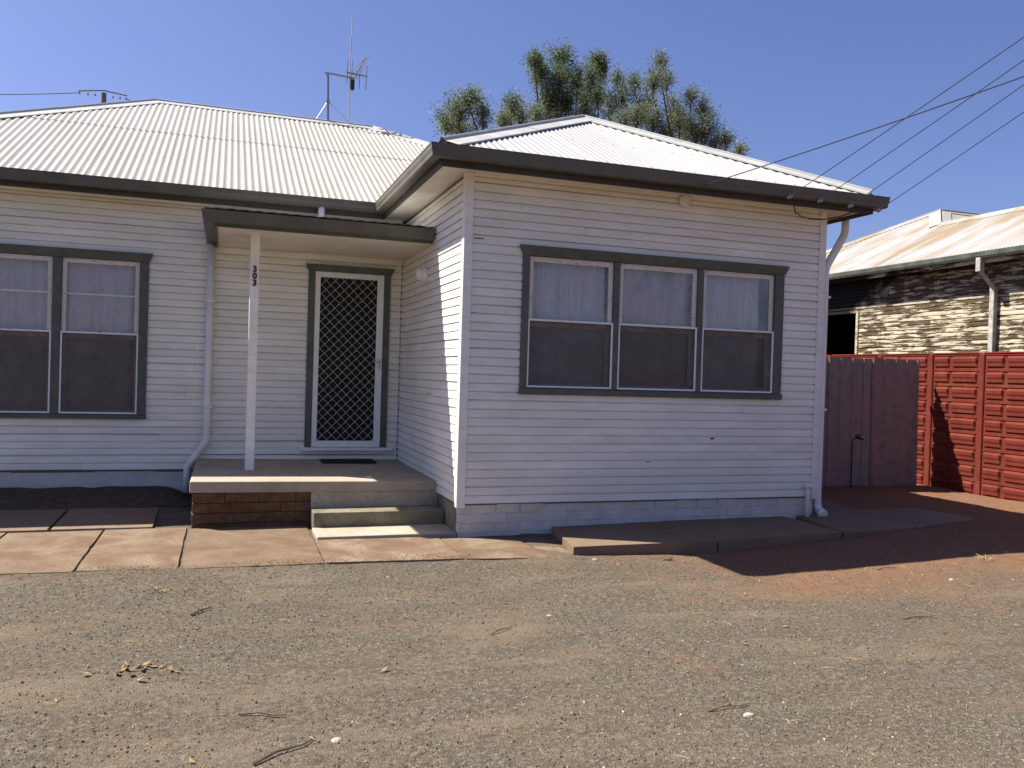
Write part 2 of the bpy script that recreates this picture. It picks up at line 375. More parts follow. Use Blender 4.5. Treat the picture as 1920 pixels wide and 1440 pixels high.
GX, GY = np.meshgrid(gx, gy); GZ = gz(GX, GY)
nx, ny = len(gx), len(gy); idx = np.arange(nx*ny).reshape(ny, nx)
Q = np.stack([idx[:-1, :-1], idx[:-1, 1:], idx[1:, 1:], idx[1:, :-1]], -1).reshape(-1, 4)
ground = mk_np('ground', np.stack([GX, GY, GZ], -1).reshape(-1, 3), Q, M_ground, smooth=True, k=4)
tag(ground, 'grey brown gravel yard with patches of red earth', 'ground', kind='structure')

# loose gravel: tens of thousands of small stones lying on the yard
def stones(n, rmin, rmax, mat, name, label, lim):
    x0, x1, y0, y1 = lim
    x = RNG.uniform(x0, x1, n); y = y0+(y1-y0)*RNG.random(n)**1.25
    # fewer stones where the red earth is bare
    keep = RNG.random(n) < np.clip(.25+1.5*vnoise(x, y, 5, .8)-.55*sst(1.2, 4.5, x)*sst(-3.2, -1.6, y), .08, 1)
    edge = np.interp(x, [-4.85, -3.79, -3.04, -2.335, -1.285, -.19, .5, .8], [-.64, -.735, -.79, -.845, -.86, -.93, -1.02, -.97])
    keep &= ~((x < .7) & (y > edge-.01)) & ~((x > .7) & (x < 6) & (y > -1.05))
    x = x[keep]; y = y[keep]; n = len(x); r = rmin+(rmax-rmin)*RNG.random(n)**3.0
    z = gz(x, y)+r*.18
    base = np.array([(1,0,0),(-1,0,0),(0,1,0),(0,-1,0),(0,0,.75),(0,0,-.6)], float)
    fc = np.array([(0,2,4),(2,1,4),(1,3,4),(3,0,4),(2,0,5),(1,2,5),(3,1,5),(0,3,5)])
    a = RNG.uniform(0, 6.283, n); ca, sa = np.cos(a), np.sin(a)
    P = base[None]*(1+RNG.uniform(-.35, .35, (n, 6, 1)))*r[:, None, None]+RNG.uniform(-.25, .25, (n, 6, 3))*r[:, None, None]
    X = P[..., 0]*ca[:, None]-P[..., 1]*sa[:, None]; Y = P[..., 0]*sa[:, None]+P[..., 1]*ca[:, None]
    V = np.stack([X+x[:, None], Y+y[:, None], P[..., 2]+z[:, None]], -1).reshape(-1, 3)
    T = (fc[None]+(np.arange(n)*6)[:, None, None]).reshape(-1, 3)
    return tag(mk_np(name, V, T, mat), label, 'gravel', kind='stuff')
stones(125000, .0022, .0085, M_stone, 'gravel', 'fine loose grey and brown gravel strewn over the yard', (-4.6, 7.4, -5.4, -.75))
stones(520, .003, .010, M_paleStone, 'quartz_chips', 'pale quartz chips sprinkled among the gravel', (-4.6, 7.4, -5.4, -.75))

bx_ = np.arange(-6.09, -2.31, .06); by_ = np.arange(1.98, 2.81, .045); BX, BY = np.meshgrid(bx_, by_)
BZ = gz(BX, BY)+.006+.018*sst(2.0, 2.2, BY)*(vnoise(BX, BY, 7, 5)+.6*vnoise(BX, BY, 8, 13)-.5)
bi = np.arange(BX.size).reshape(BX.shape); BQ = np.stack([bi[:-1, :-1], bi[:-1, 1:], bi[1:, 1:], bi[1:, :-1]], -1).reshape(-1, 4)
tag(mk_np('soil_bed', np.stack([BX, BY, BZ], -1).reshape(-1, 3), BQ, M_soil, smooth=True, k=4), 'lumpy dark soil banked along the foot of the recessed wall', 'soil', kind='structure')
n = 1500; x = RNG.uniform(-4.6, .7, n); y = np.interp(x, [-4.85, -3.79, -3.04, -2.335, -1.285, -.19, .5, .8], [-.64, -.735, -.79, -.845, -.86, -.93, -1.02, -.97])-.012+np.abs(RNG.normal(0, .10, n))
keep = RNG.random(n) < np.clip(vnoise(x, y, 9, 4)*2.2-.55, 0, 1); x = x[keep]; y = y[keep]; n = len(x); rr_ = RNG.uniform(.002, .006, n)
bs = np.array([(1,0,0),(-1,0,0),(0,1,0),(0,-1,0),(0,0,.75),(0,0,-.6)], float); fc_ = np.array([(0,2,4),(2,1,4),(1,3,4),(3,0,4),(2,0,5),(1,2,5),(3,1,5),(0,3,5)])
P_ = bs[None]*(1+RNG.uniform(-.35, .35, (n, 6, 1)))*rr_[:, None, None]+np.stack([x, y, np.full(n, -.004)+rr_*.3], -1)[:, None]
tag(mk_np('grit', P_.reshape(-1, 3), (fc_[None]+(np.arange(n)*6)[:, None, None]).reshape(-1, 3), M_stone), 'loose grit washed over the front edge of the paving', 'grit', kind='stuff')
# -------- paved path: front row of tan slabs and a back row in the shade
path = mk('path', [(-6.6, .80, -.045), (-2.45, .80, -.045), (-2.45, 2.05, -.045), (-6.6, 2.05, -.045)], [(0, 1, 2, 3)], M_soil)
tag(path, 'row of square paving slabs in front of the porch', 'path', kind='structure')
def slab(quad, z, th, mat, parent, name='paving_slab', chip=.008, dz=(0, 0, 0, 0)):
    """slab from four ground corners, edges nibbled and tops uneven"""
    q = [Vector((a, b, 0)) for a, b in quad]; ring = []; n = 9
    c = sum(q, Vector())/4
    for i in range(4):
        a, b = q[i], q[(i+1) % 4]; za, zb = dz[i], dz[(i+1) % 4]
        for k in range(n):
            tt = k/n; p = a.lerp(b, tt); p = p+(c-p).normalized()*random.random()**2*chip
            ring.append((p.x, p.y, z+za*(1-tt)+zb*tt))
    m = len(ring); v = [(x, y, zz-th) for x, y, zz in ring]+[(x, y, zz-.008) for x, y, zz in ring]
    v += [(x+(c.x-x)*.006, y+(c.y-y)*.006, zz) for x, y, zz in ring]
    f = [tuple(range(2*m, 3*m))]
    for r in (0, 1):
        for i in range(m): f.append((r*m+i, r*m+(i+1) % m, (r+1)*m+(i+1) % m, (r+1)*m+i))
    return mk(name, v, f, mat, parent)
jt = [(-4.85, -.64, .80), (-3.79, -.735, .80), (-3.04, -.79, .80), (-2.335, -.845, .80), (-1.285, -.86, .50), (-.19, -.93, -.02), (.50, -1.02, -.03)]
for i in range(len(jt)-1):
    (xa, ya, ba), (xb, yb, bb) = jt[i], jt[i+1]
    g = .004 if i != 2 else .013
    ba2 = ba if i < 4 else (.02 if i == 4 else -.03); bb2 = bb if i < 3 else (.74 if i == 3 else (-.02 if i == 4 else -.25))
    if i == 3: ba2 = .76
    slab([(xa+g, ya), (xb-g, yb), (xb-g, bb2), (xa+g, ba2)], -.004-.004*(i % 2), .09, M_pave, path)
slab([(.52, -1.02), (.80, -.95), (.76, -.62), (.53, -.55)], -.012, .08, M_pave, path)
for xa, xb in ((-5.6, -4.36), (-4.34, -3.49), (-3.47, -2.64)):
    slab([(xa, .83), (xb, .82), (xb-.02, 1.93), (xa-.02, 1.97)], .004, .08, M_path, path)
# raised concrete path along the right-hand room
rp = mk('side_path', [(.8, -.85, -.06), (5.7, -.85, -.06), (5.7, 0, -.06), (.8, 0, -.06)], [(0, 1, 2, 3)], M_soil)
tag(rp, 'raised concrete slabs along the right hand room', 'path', kind='structure')
slab([(.735, -.965), (2.10, -1.00), (2.08, -.012), (.90, -.012)], .060, .16, M_path, rp, chip=.03, dz=(0, .01, .01, -.01))
slab([(2.12, -1.00), (3.55, -.90), (3.54, -.012), (2.10, -.012)], .072, .17, M_path, rp, chip=.02, dz=(0, .01, .01, 0))
slab([(3.57, -.90), (4.55, -.80), (5.02, 1.9), (4.02, 1.95)], .082, .17, M_path, rp, chip=.02)
slab([(4.57, -.80), (5.75, -.50), (5.55, .25), (4.75, .30)], .078, .17, M_path, rp, chip=.03)

# ================================================================== THE WHITE HOUSE
D = 2.799; W = 3.918; OV = .457; ZB = .287; ZT = 3.318; EXP = .0797
house = empty('weatherboard_house', (0, 0, 0), 'white weatherboard house with cream corrugated roof and small porch', 'house')

def wall_holes(name, axis_, pos, u0, u1, z0, z1, holes, th, mat):
    us = sorted({u0, u1, *[h[0] for h in holes], *[h[1] for h in holes]}); zs = sorted({z0, z1, *[h[2] for h in holes], *[h[3] for h in holes]})
    b = MB()
    for a, c in zip(us, us[1:]):
        for e, g in zip(zs, zs[1:]):
            m = ((a+c)/2, (e+g)/2)
            if any(h[0] < m[0] < h[1] and h[2] < m[1] < h[3] for h in holes): continue
            if axis_ == 'x': b.box(a, c, pos, pos+th, e, g)
            else: b.box(pos, pos+th, a, c, e, g)
    return b.build(name, mat, house)
FW = (.60, 3.345, 1.352, 2.615)              # front window opening
LW = (-4.66, -2.955, .895, 2.622)            # left window opening
DR = (-1.078, -.240, .50, 2.652)             # door opening
M_wallback = simple('wall_sheathing', (.16, .14, .12), .9, .1, 3, 0)
wall_holes('wall', 'x', .004, 0, W, ZB-.02, ZT, [FW], .09, M_wallback)
wall_holes('wall', 'x', D+.004, -6.09, 0, ZB-.02, ZT, [LW, DR], .09, M_wallback)
wall_holes('wall', 'y', .004, .094, D, ZB-.02, ZT, [], .09, M_wallback)
wall_holes('wall', 'y', W-.094, .094, 10.3, 0, ZT, [], .09, M_wallback)
wall_holes('wall', 'x', 10.2, -6.09, W-.10, 0, ZT, [], .09, M_wallback)
wall_holes('wall', 'y', -6.09, D+.10, 10.2, 0, ZT, [], .09, M_wallback)
MB().box(.1, W-.1, .1, D+.05, 3.32, 3.36).box(-6.0, W-.1, D+.1, 10.2, 3.32, 3.36).build('ceiling', M_dark, house)
MB().box(.1, W-.1, .1, D+.1, .30, .34).box(-6.0, W-.1, D+.101, 10.2, .30, .34).build('floor', M_dark, house)

# --- weatherboards, each board a piece of its own
def board(axis_, pos, sgn, ua, ub, z, e, mat, parent, tilt=0., lift=0., drop=0.):
    """axis x: board runs along X on the plane Y=pos, outward = sgn"""
    ja, jb = random.uniform(-.0024, .0024)+drop, random.uniform(-.0024, .0024)+tilt+drop; jo = random.uniform(0, .0055)+lift
    prof = [(0, z), (.021+jo, z+.0005), (.0205+jo, z+e*.3), (.0165+jo*.6, z+e-.0125), (.004, z+e-.0075), (.004, z+e-.0005), (0, z+e-.0005)]
    v = []
    for u, dz in ((ua, ja), (ub, jb)):
        for o, zz in prof: v.append((u, pos+sgn*o, zz+dz) if axis_ == 'x' else (pos+sgn*o, u, zz+dz))
    n = len(prof); f = [tuple(range(n)), tuple(range(2*n-1, n-1, -1))]+[(i, i+n, (i+1) % n+n, (i+1) % n) for i in range(n)]
    if (axis_ == 'x') == (sgn < 0): f = [q[::-1] for q in f]
    return mk('weatherboard', v, f, mat, parent)
def clad(axis_, pos, sgn, u0, u1, holes, z0, z1, mat, parent, e=EXP, joints=.25, special=None):
    row = 0; z = z0
    while z < z1-.01:
        segs = [(u0, u1)]
        for h in holes:
            if z+e > h[2]+.002 and z < h[3]-.002:
                segs = [s for a, b in segs for s in ((a, min(b, h[0])), (max(a, h[1]), b)) if s[1]-s[0] > .02]
        for a, b in segs:
            cuts = [a, b]
            if b-a > 1.3 and random.random() < joints: cuts = [a, random.uniform(a+.35, b-.35), b]
            for p, q in zip(cuts, cuts[1:]):
                kw = special(row, p, q) if special else {}
                board(axis_, pos, sgn, p+(.0012 if p != a else 0), q-(.0012 if q != b else 0), z, min(e, z1-z), mat, parent, **kw)
        z += e; row += 1
def loose_main(row, p, q):
    if q < -1 and row in (1, 2, 4) : return dict(tilt=random.choice((-.012, .010)), lift=.004)
    return {}
clad('x', 0, -1, .052, W-.052, [(.552, 3.42, 1.33, 2.64)], ZB, ZT-.03, M_board, house)
clad('x', D, -1, -6.09, -.030, [(-4.74, -2.90, .88, 2.64), (-1.132, -.185, .49, 2.66)], ZB+.012, ZT-.03, M_board, house, joints=.5, special=loose_main)
clad('y', 0, -1, .052, D-.050, [], ZB, ZT-.03, M_board, house, joints=.1)
clad('y', W, 1, .052, 10.3, [], ZB, ZT-.03, M_board, house, e=EXP*2)
clad('y', -6.09, -1, D, 10.3, [], ZB, ZT-.03, M_board, house, e=EXP*2)
# frieze strip under the soffit, corner boards, internal corner stop
MB().bbox(.055, W-.055, -.030, .003, ZT-.032, ZT+.004, .003).build('frieze', M_board, house)
MB().bbox(-6.09, -.04, D-.030, D+.003, ZT-.032, ZT+.004, .003).build('frieze', M_board, house)
c = MB().bbox(-.034, .050, -.034, -.012, ZB-.035, ZT, .004); c.bbox(-.034, -.012, -.0115, .050, ZB-.035, ZT, .004); c.build('corner_board', M_trim, house)
c = MB().bbox(W-.050, W+.034, -.034, -.012, ZB-.03, ZT, .004); c.bbox(W+.012, W+.034, -.0115, .050, ZB-.03, ZT, .004); c.build('corner_board', M_trim, house)
MB().bbox(-.026, -.002, D-.026, D-.002, .40, 2.86, .003).build('corner_stop', M_trim, house)
MB().bbox(-.062, -.040, D-.030, D-.014, .40, 2.80, .003).build('corner_stop', M_trim, house)
# black blocks stand in for the shade where boards die into the corner
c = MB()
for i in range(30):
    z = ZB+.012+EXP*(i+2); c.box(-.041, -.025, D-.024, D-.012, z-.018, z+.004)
c.build('notch_shade_block', M_black, house)

for q in ((.060, .155, -.0235, -.0215, 2.715, 2.723), (.75, .80, -.0235, -.0215, .69, .700), (2.62, 2.66, -.0235, -.0215, .89, .905), (1.9, 1.93, -.0235, -.0215, .66, .668)):
    MB().box(*q).build('split', M_black, house)
MB().box(-.175, -.066, D-.0245, D-.0225, 1.418, 1.430).build('split', M_black, house)
MB().box(-.0245, -.0225, 1.10, 1.34, 1.255, 1.262).build('split', M_black, house)
# --- plinths
MB().box(.02, W-.02, .012, .06, -.10, ZB-.022).build('plinth', M_mortar, house)
for row in range(4):
    z0 = -.075+row*.088; x = .004-(.115 if row % 2 else 0)
    while x < W:
        a, b = max(x, .0), min(x+.230, W)
        if b-a > .04:
            jx, jy = random.uniform(-.003, .003), random.uniform(-.005, .004)
            MB().bbox(a+.001, b-.001, .006+jy*.6, .09, z0+.001, z0+.087+jx*.3, .0035).build('brick', M_wbrick, house)
        x += .238
MB().bbox(-.004, .08, .094, D-.3, -.10, ZB-.022, .006).build('plinth', M_porchgreen, house)
b = MB()                                     # rough rendered plinth of the recessed wall
us = np.linspace(-6.09, -2.2, 60); zs = np.linspace(-.1, ZB-.012, 8)
for a in us:
    for zz in zs: b.v.append((a, D+.012-.014*float(vnoise(a, zz*2, 4, 4.5)), zz))
for i in range(59):
    for j in range(7): b.f.append((i*8+j, (i+1)*8+j, (i+1)*8+j+1, i*8+j+1))
b.build('plinth', M_plinth, house, True)
MB().box(W-.03, W+.004, .10, 10.3, -.1, ZB).build('plinth', M_plinth, house)

# --- roof
K = .4926; ZE = 3.398; PITCHW = .0762
EX0, EX1, EY0, EYM, EYB = -6.55, W+OV, -OV, D-OV, 10.762
def hipn(v): return Vector((-K*v[0], -K*v[1], 1)).normalized()
def roof_face(O, u, v, L, lim, mat, parent, sw=.762, lap=None, amp=.0095, seg=6, z0=ZE, k=K, name='roof_sheet', phase=0.):
    """corrugated sheets on a sloping face: O eave start, u along the eave, v up the slope (horizontal units)"""
    O = Vector(O); u = Vector(u); v = Vector(v); ns = int(math.ceil(L/sw))
    for i in range(ns):
        rows = [(None, None, 0.)] if lap is None else [(None, lap+.05, 0.), (lap+random.uniform(-.012, .012), None, .006)]
        for lo, hi, dz in rows:
            ncol = int(round(sw/PITCHW*seg)); vv = []; ff = []; prev = False; tilt = random.uniform(-.0012, .0012)
            for j in range(ncol+1):
                uu = i*sw+j*sw/ncol+(.003 if j == ncol else 0)
                if uu > L: break
                s0, s1 = lim(uu)
                if lo is not None: s0 = max(s0, lo)
                if hi is not None: s1 = min(s1, hi)
                if s1-s0 < .002: prev = False; continue
                h = amp*math.cos(2*math.pi*(uu+phase)/PITCHW)+amp+dz+(.0012 if j == ncol else 0)+tilt*(j/ncol)
                for s in (s0, s1):
                    p = O+u*uu+v*s; vv.append((p.x, p.y, z0+k*s+h))
                n = len(vv)
                if prev: ff.append((n-4, n-2, n-1, n-3))
                prev = True
            if ff: mk(name, vv, ff, mat, parent, True)
SMAIN = (EYB-EYM)/2; HL = SMAIN/3.40; SW_ = (EX1-EX0 and (W+2*OV)/2)
APX = EX1-SW_                                  # front ridge X
def lim_main(uu):
    x = EX0+uu; lo = .045
    if x > -OV: lo = max(lo, (x+OV) if x < APX else EX1-x)
    return lo, min(SMAIN, uu*HL, EX1-x)
roof_face((EX0, EYM, 0), (1, 0, 0), (0, 1, 0), EX1-EX0, lim_main, M_roof, house, lap=2.28)
def lim_front(uu): return .045, min(uu, W+2*OV-uu)
roof_face((-OV, EY0, 0), (1, 0, 0), (0, 1, 0), W+2*OV, lim_front, M_roof2, house, amp=.0065)
def lim_left(uu): return max(.045, uu-(EYM-EY0)), min(uu, SW_)
roof_face((-OV, EY0, 0), (0, 1, 0), (1, 0, 0), EYM-EY0+SW_, lim_left, M_roof2, house)
def lim_right(uu):
    y = EY0+uu; a = min(uu, SW_) if y < EYM+SW_ else 0
    return .045, max(a, min(y-EYM, EYB-y, SMAIN))
roof_face((EX1, EY0, 0), (0, 1, 0), (-1, 0, 0), EYB-EY0, lim_right, M_roof2, house, seg=4)
roof_face((EX0, EYB, 0), (1, 0, 0), (0, -1, 0), EX1-EX0, lambda q: (.045, min(SMAIN, q*HL, EX1-EX0-q)), M_roof, house, seg=3)
roof_face((EX0, EYM, 0), (0, 1, 0), (1, 0, 0), EYB-EYM, lambda q: (.045, min(q, EYB-EYM-q)/HL), M_roof, house, seg=3, k=K*HL)
def cap(A, B, n1, n2, mat, parent, name='ridge_cap', w=.17, roll=.018, lift=.021):
    A, B = Vector(A), Vector(B); t = (B-A).normalized(); up = (n1+n2).normalized(); v = []; f = []
    ds = []
    for nn in (n1, n2):
        d = nn.cross(t); d = d if d.z < 0 else -d
        if abs(d.z) < 1e-4: pass
        ds.append(d.normalized())
    prof = [ds[0]*w+up*(lift-.004), ds[0]*(w-.004)+up*(lift+.008), ds[0]*.03+up*(lift+.010)]
    side = (ds[0]-ds[1]).normalized()
    for a in range(0, 181, 36): prof.append(side*math.cos(math.radians(a))*roll+up*(lift+.012+math.sin(math.radians(a))*roll*1.3))
    prof += [ds[1]*.03+up*(lift+.010), ds[1]*(w-.004)+up*(lift+.008), ds[1]*w+up*(lift-.004)]
    for P in (A, B): v += [P+q for q in prof]
    n = len(prof)
    for i in range(n-1): f.append((i, i+1, n+i+1, n+i))
    return mk(name, v, f, mat, parent)
NF, NB, NL, NR = hipn((0, 1)), hipn((0, -1)), hipn((1, 0)), hipn((-1, 0))
ZR = ZE+K*SMAIN; YR = EYM+SMAIN; XL = EX0+SMAIN/HL; NLM = Vector((-K*HL, 0, 1)).normalized(); XR = EX1-SMAIN; ZF = ZE+K*SW_; YF = EY0+SW_
def capseg(A, B, n1, n2, pieces, name):
    A, B = Vector(A), Vector(B)
    for i in range(pieces):
        a, b = A.lerp(B, i/pieces), A.lerp(B, (i+1)/pieces); off = Vector((0, 0, .003*(i % 2)))
        cap(a+off-(b-a)*.008, b+off+(b-a)*.008, n1, n2, M_cap, house, name)
capseg((XL, YR, ZR), (XR, YR, ZR), NF, NB, 2, 'ridge_cap')
capseg((EX0+.05, EYM+.05, ZE+.02), (XL, YR, ZR), NF, NLM, 3, 'hip_cap')
capseg((EX0+.05, EYB-.05, ZE+.02), (XL, YR, ZR), NB, NLM, 3, 'hip_cap')
capseg((XR, YR, ZR), (APX, EYM+SW_, ZF), NF, NR, 2, 'hip_cap')
capseg((XR, YR, ZR), (EX1-.05, EYB-.05, ZE+.02), NB, NR, 3, 'hip_cap')
capseg((-OV+.13, EY0+.13, ZE+.062), (APX, YF, ZF), NF, NL, 2, 'hip_cap')
capseg((APX, YF, ZF), (EX1-.14, EY0+.14, ZE+.068), NF, NR, 2, 'hip_cap')
capseg((APX, YF, ZF), (APX, EYM+SW_, ZF), NL, NR, 1, 'ridge_cap')
c = MB()                                       # roofing screws in rows over the battens
def screws(x0, x1, ss, O, lim, uvec, vvec):
    for s in ss:
        i = 0
        while True:
            uu = (i*3+1)*PITCHW; i += 1
            if uu > x1: break
            if uu < x0: continue
            lo, hi = lim(uu)
            if not lo+.03 < s < hi-.05: continue
            p = Vector(O)+Vector(uvec)*uu+Vector(vvec)*s; z = ZE+K*s+.019
            c.add([(p.x-.009, p.y, z), (p.x, p.y-.009, z), (p.x+.009, p.y, z), (p.x, p.y+.009, z), (p.x, p.y, z+.008)], [(0, 1, 4), (1, 2, 4), (2, 3, 4), (3, 0, 4)])
screws(0, 9.2, (.10, 1.05, 1.95, 2.45, 3.3, 4.05), (EX0, EYM, 0), lim_main, (1, 0, 0), (0, 1, 0))
screws(0, 4.8, (.10, .95, 1.75), (-OV, EY0, 0), lim_front, (1, 0, 0), (0, 1, 0))
tag(c.build('roof_screws', M_steel, house), kind='stuff')

# --- eaves: gutter, fascia, soffit swept along each straight run with mitred ends
EAVE = [(EX0, EYM), (-OV, EYM), (-OV, EY0), (EX1, EY0), (EX1, EYB), (EX0, EYB)]
def offset(poly, i, o, closed=True):
    n = len(poly); p = Vector(poly[i]).to_2d()
    def nrm(a, b): d = (Vector(b)-Vector(a)).to_2d().normalized(); return Vector((d.y, -d.x))
    if not closed and i == 0: return p+nrm(poly[0], poly[1])*o
    if not closed and i == n-1: return p+nrm(poly[-2], poly[-1])*o
    n0 = nrm(poly[i-1], poly[i]); n1 = nrm(poly[i], poly[(i+1) % n])
    return p+(n0+n1)*o/(1+n0.dot(n1))
def sweep(name, poly, prof, mat, parent, closed=True, ring=False, runs=None, caps=False):
    n = len(poly)
    for i in (range(n if closed else n-1) if runs is None else runs):
        j = (i+1) % n; v = []; f = []; m = len(prof)
        for q in (i, j):
            for o, z in prof: w = offset(poly, q, o, closed); v.append((w.x, w.y, z))
        for k in range(m if ring else m-1): f.append((k, (k+1) % m, m+(k+1) % m, m+k))
        if caps: f += [tuple(range(m)), tuple(range(2*m-1, m-1, -1))]
        mk(name, v, f, mat, parent)
ZG = 3.428
GUT = [(-.105, ZG-.01), (-.108, ZG-.112), (-.030, ZG-.118), (-.012, ZG-.108), (-.010, ZG-.075), (-.002, ZG-.050), (0, ZG-.014), (.004, ZG-.010), (.004, ZG-.001), (-.010, ZG), (-.011, ZG-.02), (-.020, ZG-.07), (-.030, ZG-.105), (-.100, ZG-.10), (-.098, ZG-.01)]
sweep('gutter', EAVE, GUT, M_gutter, house, ring=True)
sweep('fascia', EAVE, [(-.110, ZG-.02), (-.110, 3.262), (-.136, 3.262), (-.136, ZG-.02)], M_fascia, house, ring=True)
sweep('soffit', EAVE, [(-.136, 3.300), (-.470, 3.322), (-.470, 3.336), (-.136, 3.314)], M_soffit, house, ring=True)

# --- porch canopy
CX0, CY0, CZ = -2.300, 1.100, 2.968
canopy = MB().box(CX0+.06, -.03, CY0+.06, D-.03, CZ-.035, CZ-.020).build('porch_canopy', M_roof2, house)
CP = [(CX0, D-.03), (CX0, CY0), (-.028, CY0)]
CG = [(-.115, CZ), (-.115, CZ-.110), (-.030, CZ-.116), (-.012, CZ-.104), (-.008, CZ-.060), (0, CZ-.012), (.004, CZ-.008), (.004, CZ), (-.012, CZ+.001), (-.012, CZ-.015), (-.04, CZ-.10), (-.105, CZ-.095), (-.105, CZ)]
sweep('gutter', CP, CG, M_gutter, canopy, closed=False, ring=True, caps=True)
sweep('fascia', CP, [(-.116, CZ-.03), (-.116, CZ-.140), (-.138, CZ-.140), (-.138, CZ-.03)], M_green, canopy, closed=False, ring=True, caps=True)
MB().box(CX0+.14, -.024, CY0+.14, D-.024, CZ-.118, CZ-.108).build('soffit', M_soffit, canopy)
v = []; f = []                                  # canopy roof sheet with a slightly lifted, curled front edge
for i in range(61):
    x = CX0+.02+i*(2.24/60)
    for y, z in ((CY0+.01, CZ+.012+.012*vnoise(x, 0, 3, 3.)), (CY0+.35, CZ+.012), (D-.03, CZ+.075)): v.append((x, y, z+.006*math.cos(i*1.9)))
for i in range(60):
    for k in (0, 1): f.append((i*3+k, (i+1)*3+k, (i+1)*3+k+1, i*3+k+1))
mk('roof_sheet', v, f, M_roof2, canopy, True)
# post with the house number
post = MB().bbox(-1.835, -1.745, 1.665, 1.755, .405, CZ-.11, .006).build('porch_post', M_trim, house)
def digit(ch, x, y, z, h):
    cu = bpy.data.curves.new('digit', 'FONT'); cu.body = ch; cu.size = h/.70; cu.extrude = .003; cu.offset = .0035; cu.align_x = 'CENTER'
    tmp = bpy.data.objects.new('tmp', cu); COL.objects.link(tmp)
    bpy.context.view_layer.update()
    me = bpy.data.meshes.new_from_object(tmp.evaluated_get(bpy.context.evaluated_depsgraph_get()))
    bpy.data.objects.remove(tmp); bpy.data.curves.remove(cu)
    me.materials.clear(); me.materials.append(M_cable)
    o = bpy.data.objects.new('house_number_digit', me); COL.objects.link(o); o.parent = post
    o.location = (x, y, z); o.rotation_euler = (math.pi/2, 0, 0)
for ch, z in (('3', 2.463), ('0', 2.392), ('3', 2.320)): digit(ch, -1.788, 1.661, z, .060)
# the canopy tie bracket, downpipe stub from the main gutter onto the canopy
MB().tube([(-1.06, EYM+.05, 3.34), (-1.06, EYM+.05, CZ+.05)], .038, 12).build('downpipe', M_pipe, house, True)
# left downpipe from the canopy gutter to the ground
dp = MB().tube(bend([(-2.234, D-.075, 2.87), (-2.234, D-.075, .63), (-2.43, D-.085, .33), (-2.43, D-.085, .04)], .05, 3), .040, 12).build('downpipe', M_pipe, house, True)
MB().box(-2.285, -2.183, D-.122, D-.015, 2.20, 2.225).build('bracket', M_pipe, dp)
MB().box(-2.285, -2.183, D-.122, D-.015, 1.00, 1.025).build('bracket', M_pipe, dp)
# right downpipe: drops from the side gutter, swings back to the wall, runs down the corner
dp = MB().tube(bend([(4.30, .10, 3.33), (4.30, .10, 3.13), (3.985, .015, 2.72), (3.985, .015, .16), (3.985, -.09, .10)], .06, 3), .041, 12).build('downpipe', M_pipe, house, True)
MB().disc((3.985, -.07, .108), (0, -1, -.35), [(.046, -.03), (.052, -.03), (.052, .03), (.046, .03)], 14).build('elbow', M_pipe, dp, True)
for z in (2.4, 1.2): MB().box(3.935, 4.035, -.03, .062, z, z+.022).build('bracket', M_pipe, dp)
# waste pipe with an elbow low on the front wall
MB().tube(bend([(3.79, .0, .405), (3.79, -.075, .405), (3.79, -.075, .03)], .05), .024, 10).build('waste_pipe', M_pipe, house, True)
MB().disc((3.79, -.075, .405), (1, 0, 0), [(.030, -.035), (.033, -.03), (.033, .03), (.030, .035)], 12).build('waste_pipe_elbow', M_pipe, house, True)
# round cover under the eave
MB().disc((2.22, -.030, 3.262), (0, -1, 0), [(.062, 0), (.062, .022), (.052, .034), (.02, .038)], 20).build('round_cover', M_board, house, True)

# --- porch slab, stone base and steps
b = MB()
def wedge(x0, x1, y0, y1, zl, zr, th):
    return [(x0,y0,zl-th),(x1,y0,zr-th),(x1,y1,zr-th),(x0,y1,zl-th),(x0,y0,zl),(x1,y0,zr),(x1,y1,zr),(x0,y1,zl)]
BF = [(0,3,2,1),(4,5,6,7),(0,1,5,4),(1,2,6,5),(2,3,7,6),(3,0,4,7)]
porch = mk('porch_floor', wedge(-2.335, -.006, .772, D-.006, .418, .395, .105), BF, M_porch, house)
md = porch.modifiers.new('bevel', 'BEVEL'); md.width = .012; md.segments = 2
MB().box(-1.248, -.006, .785, D-.02, -.10, .312).build('porch_wall', M_porch, porch)
MB().box(-2.295, -1.25, .797, D-.02, -.10, .306).build('porch_wall', M_brownjoint, porch)
rows = [(-.06, .105), (.112, .195), (.202, .306)]; rows = [(-.08, .02), (.027, .118), (.125, .213), (.220, .309)]
for r, (z0, z1) in enumerate(rows):
    x = -2.312; k = 0
    while x < -1.27:
        w = random.uniform(.22, .48); x1 = min(x+w, -1.252)
        if -1.252-x1 < .09: x1 = -1.252
        jy = random.uniform(-.006, .008)
        MB().bbox(x+.0015, x1-.0015, .783+jy, .90, z0-.002, z1+.002-random.uniform(0, .004), .005).build('stone_block', M_brown, porch); x = x1
    y = .91
    while y < 2.6:
        y1 = min(y+random.uniform(.22, .38), 2.62); MB().bbox(-2.314+random.uniform(-.008, .008), -2.2, y+.004, y1-.004, z0, z1-.004, .010).build('stone_block', M_brown, porch); y = y1
def step(x0, x1, y0, y1, z0, z1, mat):
    o = MB().box(x0, x1, y0, y1, z0, z1).build('step', mat, house); q = o.modifiers.new('bevel', 'BEVEL'); q.width = .010; q.segments = 2; return o
step(-1.250, -.010, .470, .784, -.10, .155, M_porchgreen)
step(-1.262, -.004, .02, .469, -.10, .020, M_porch)
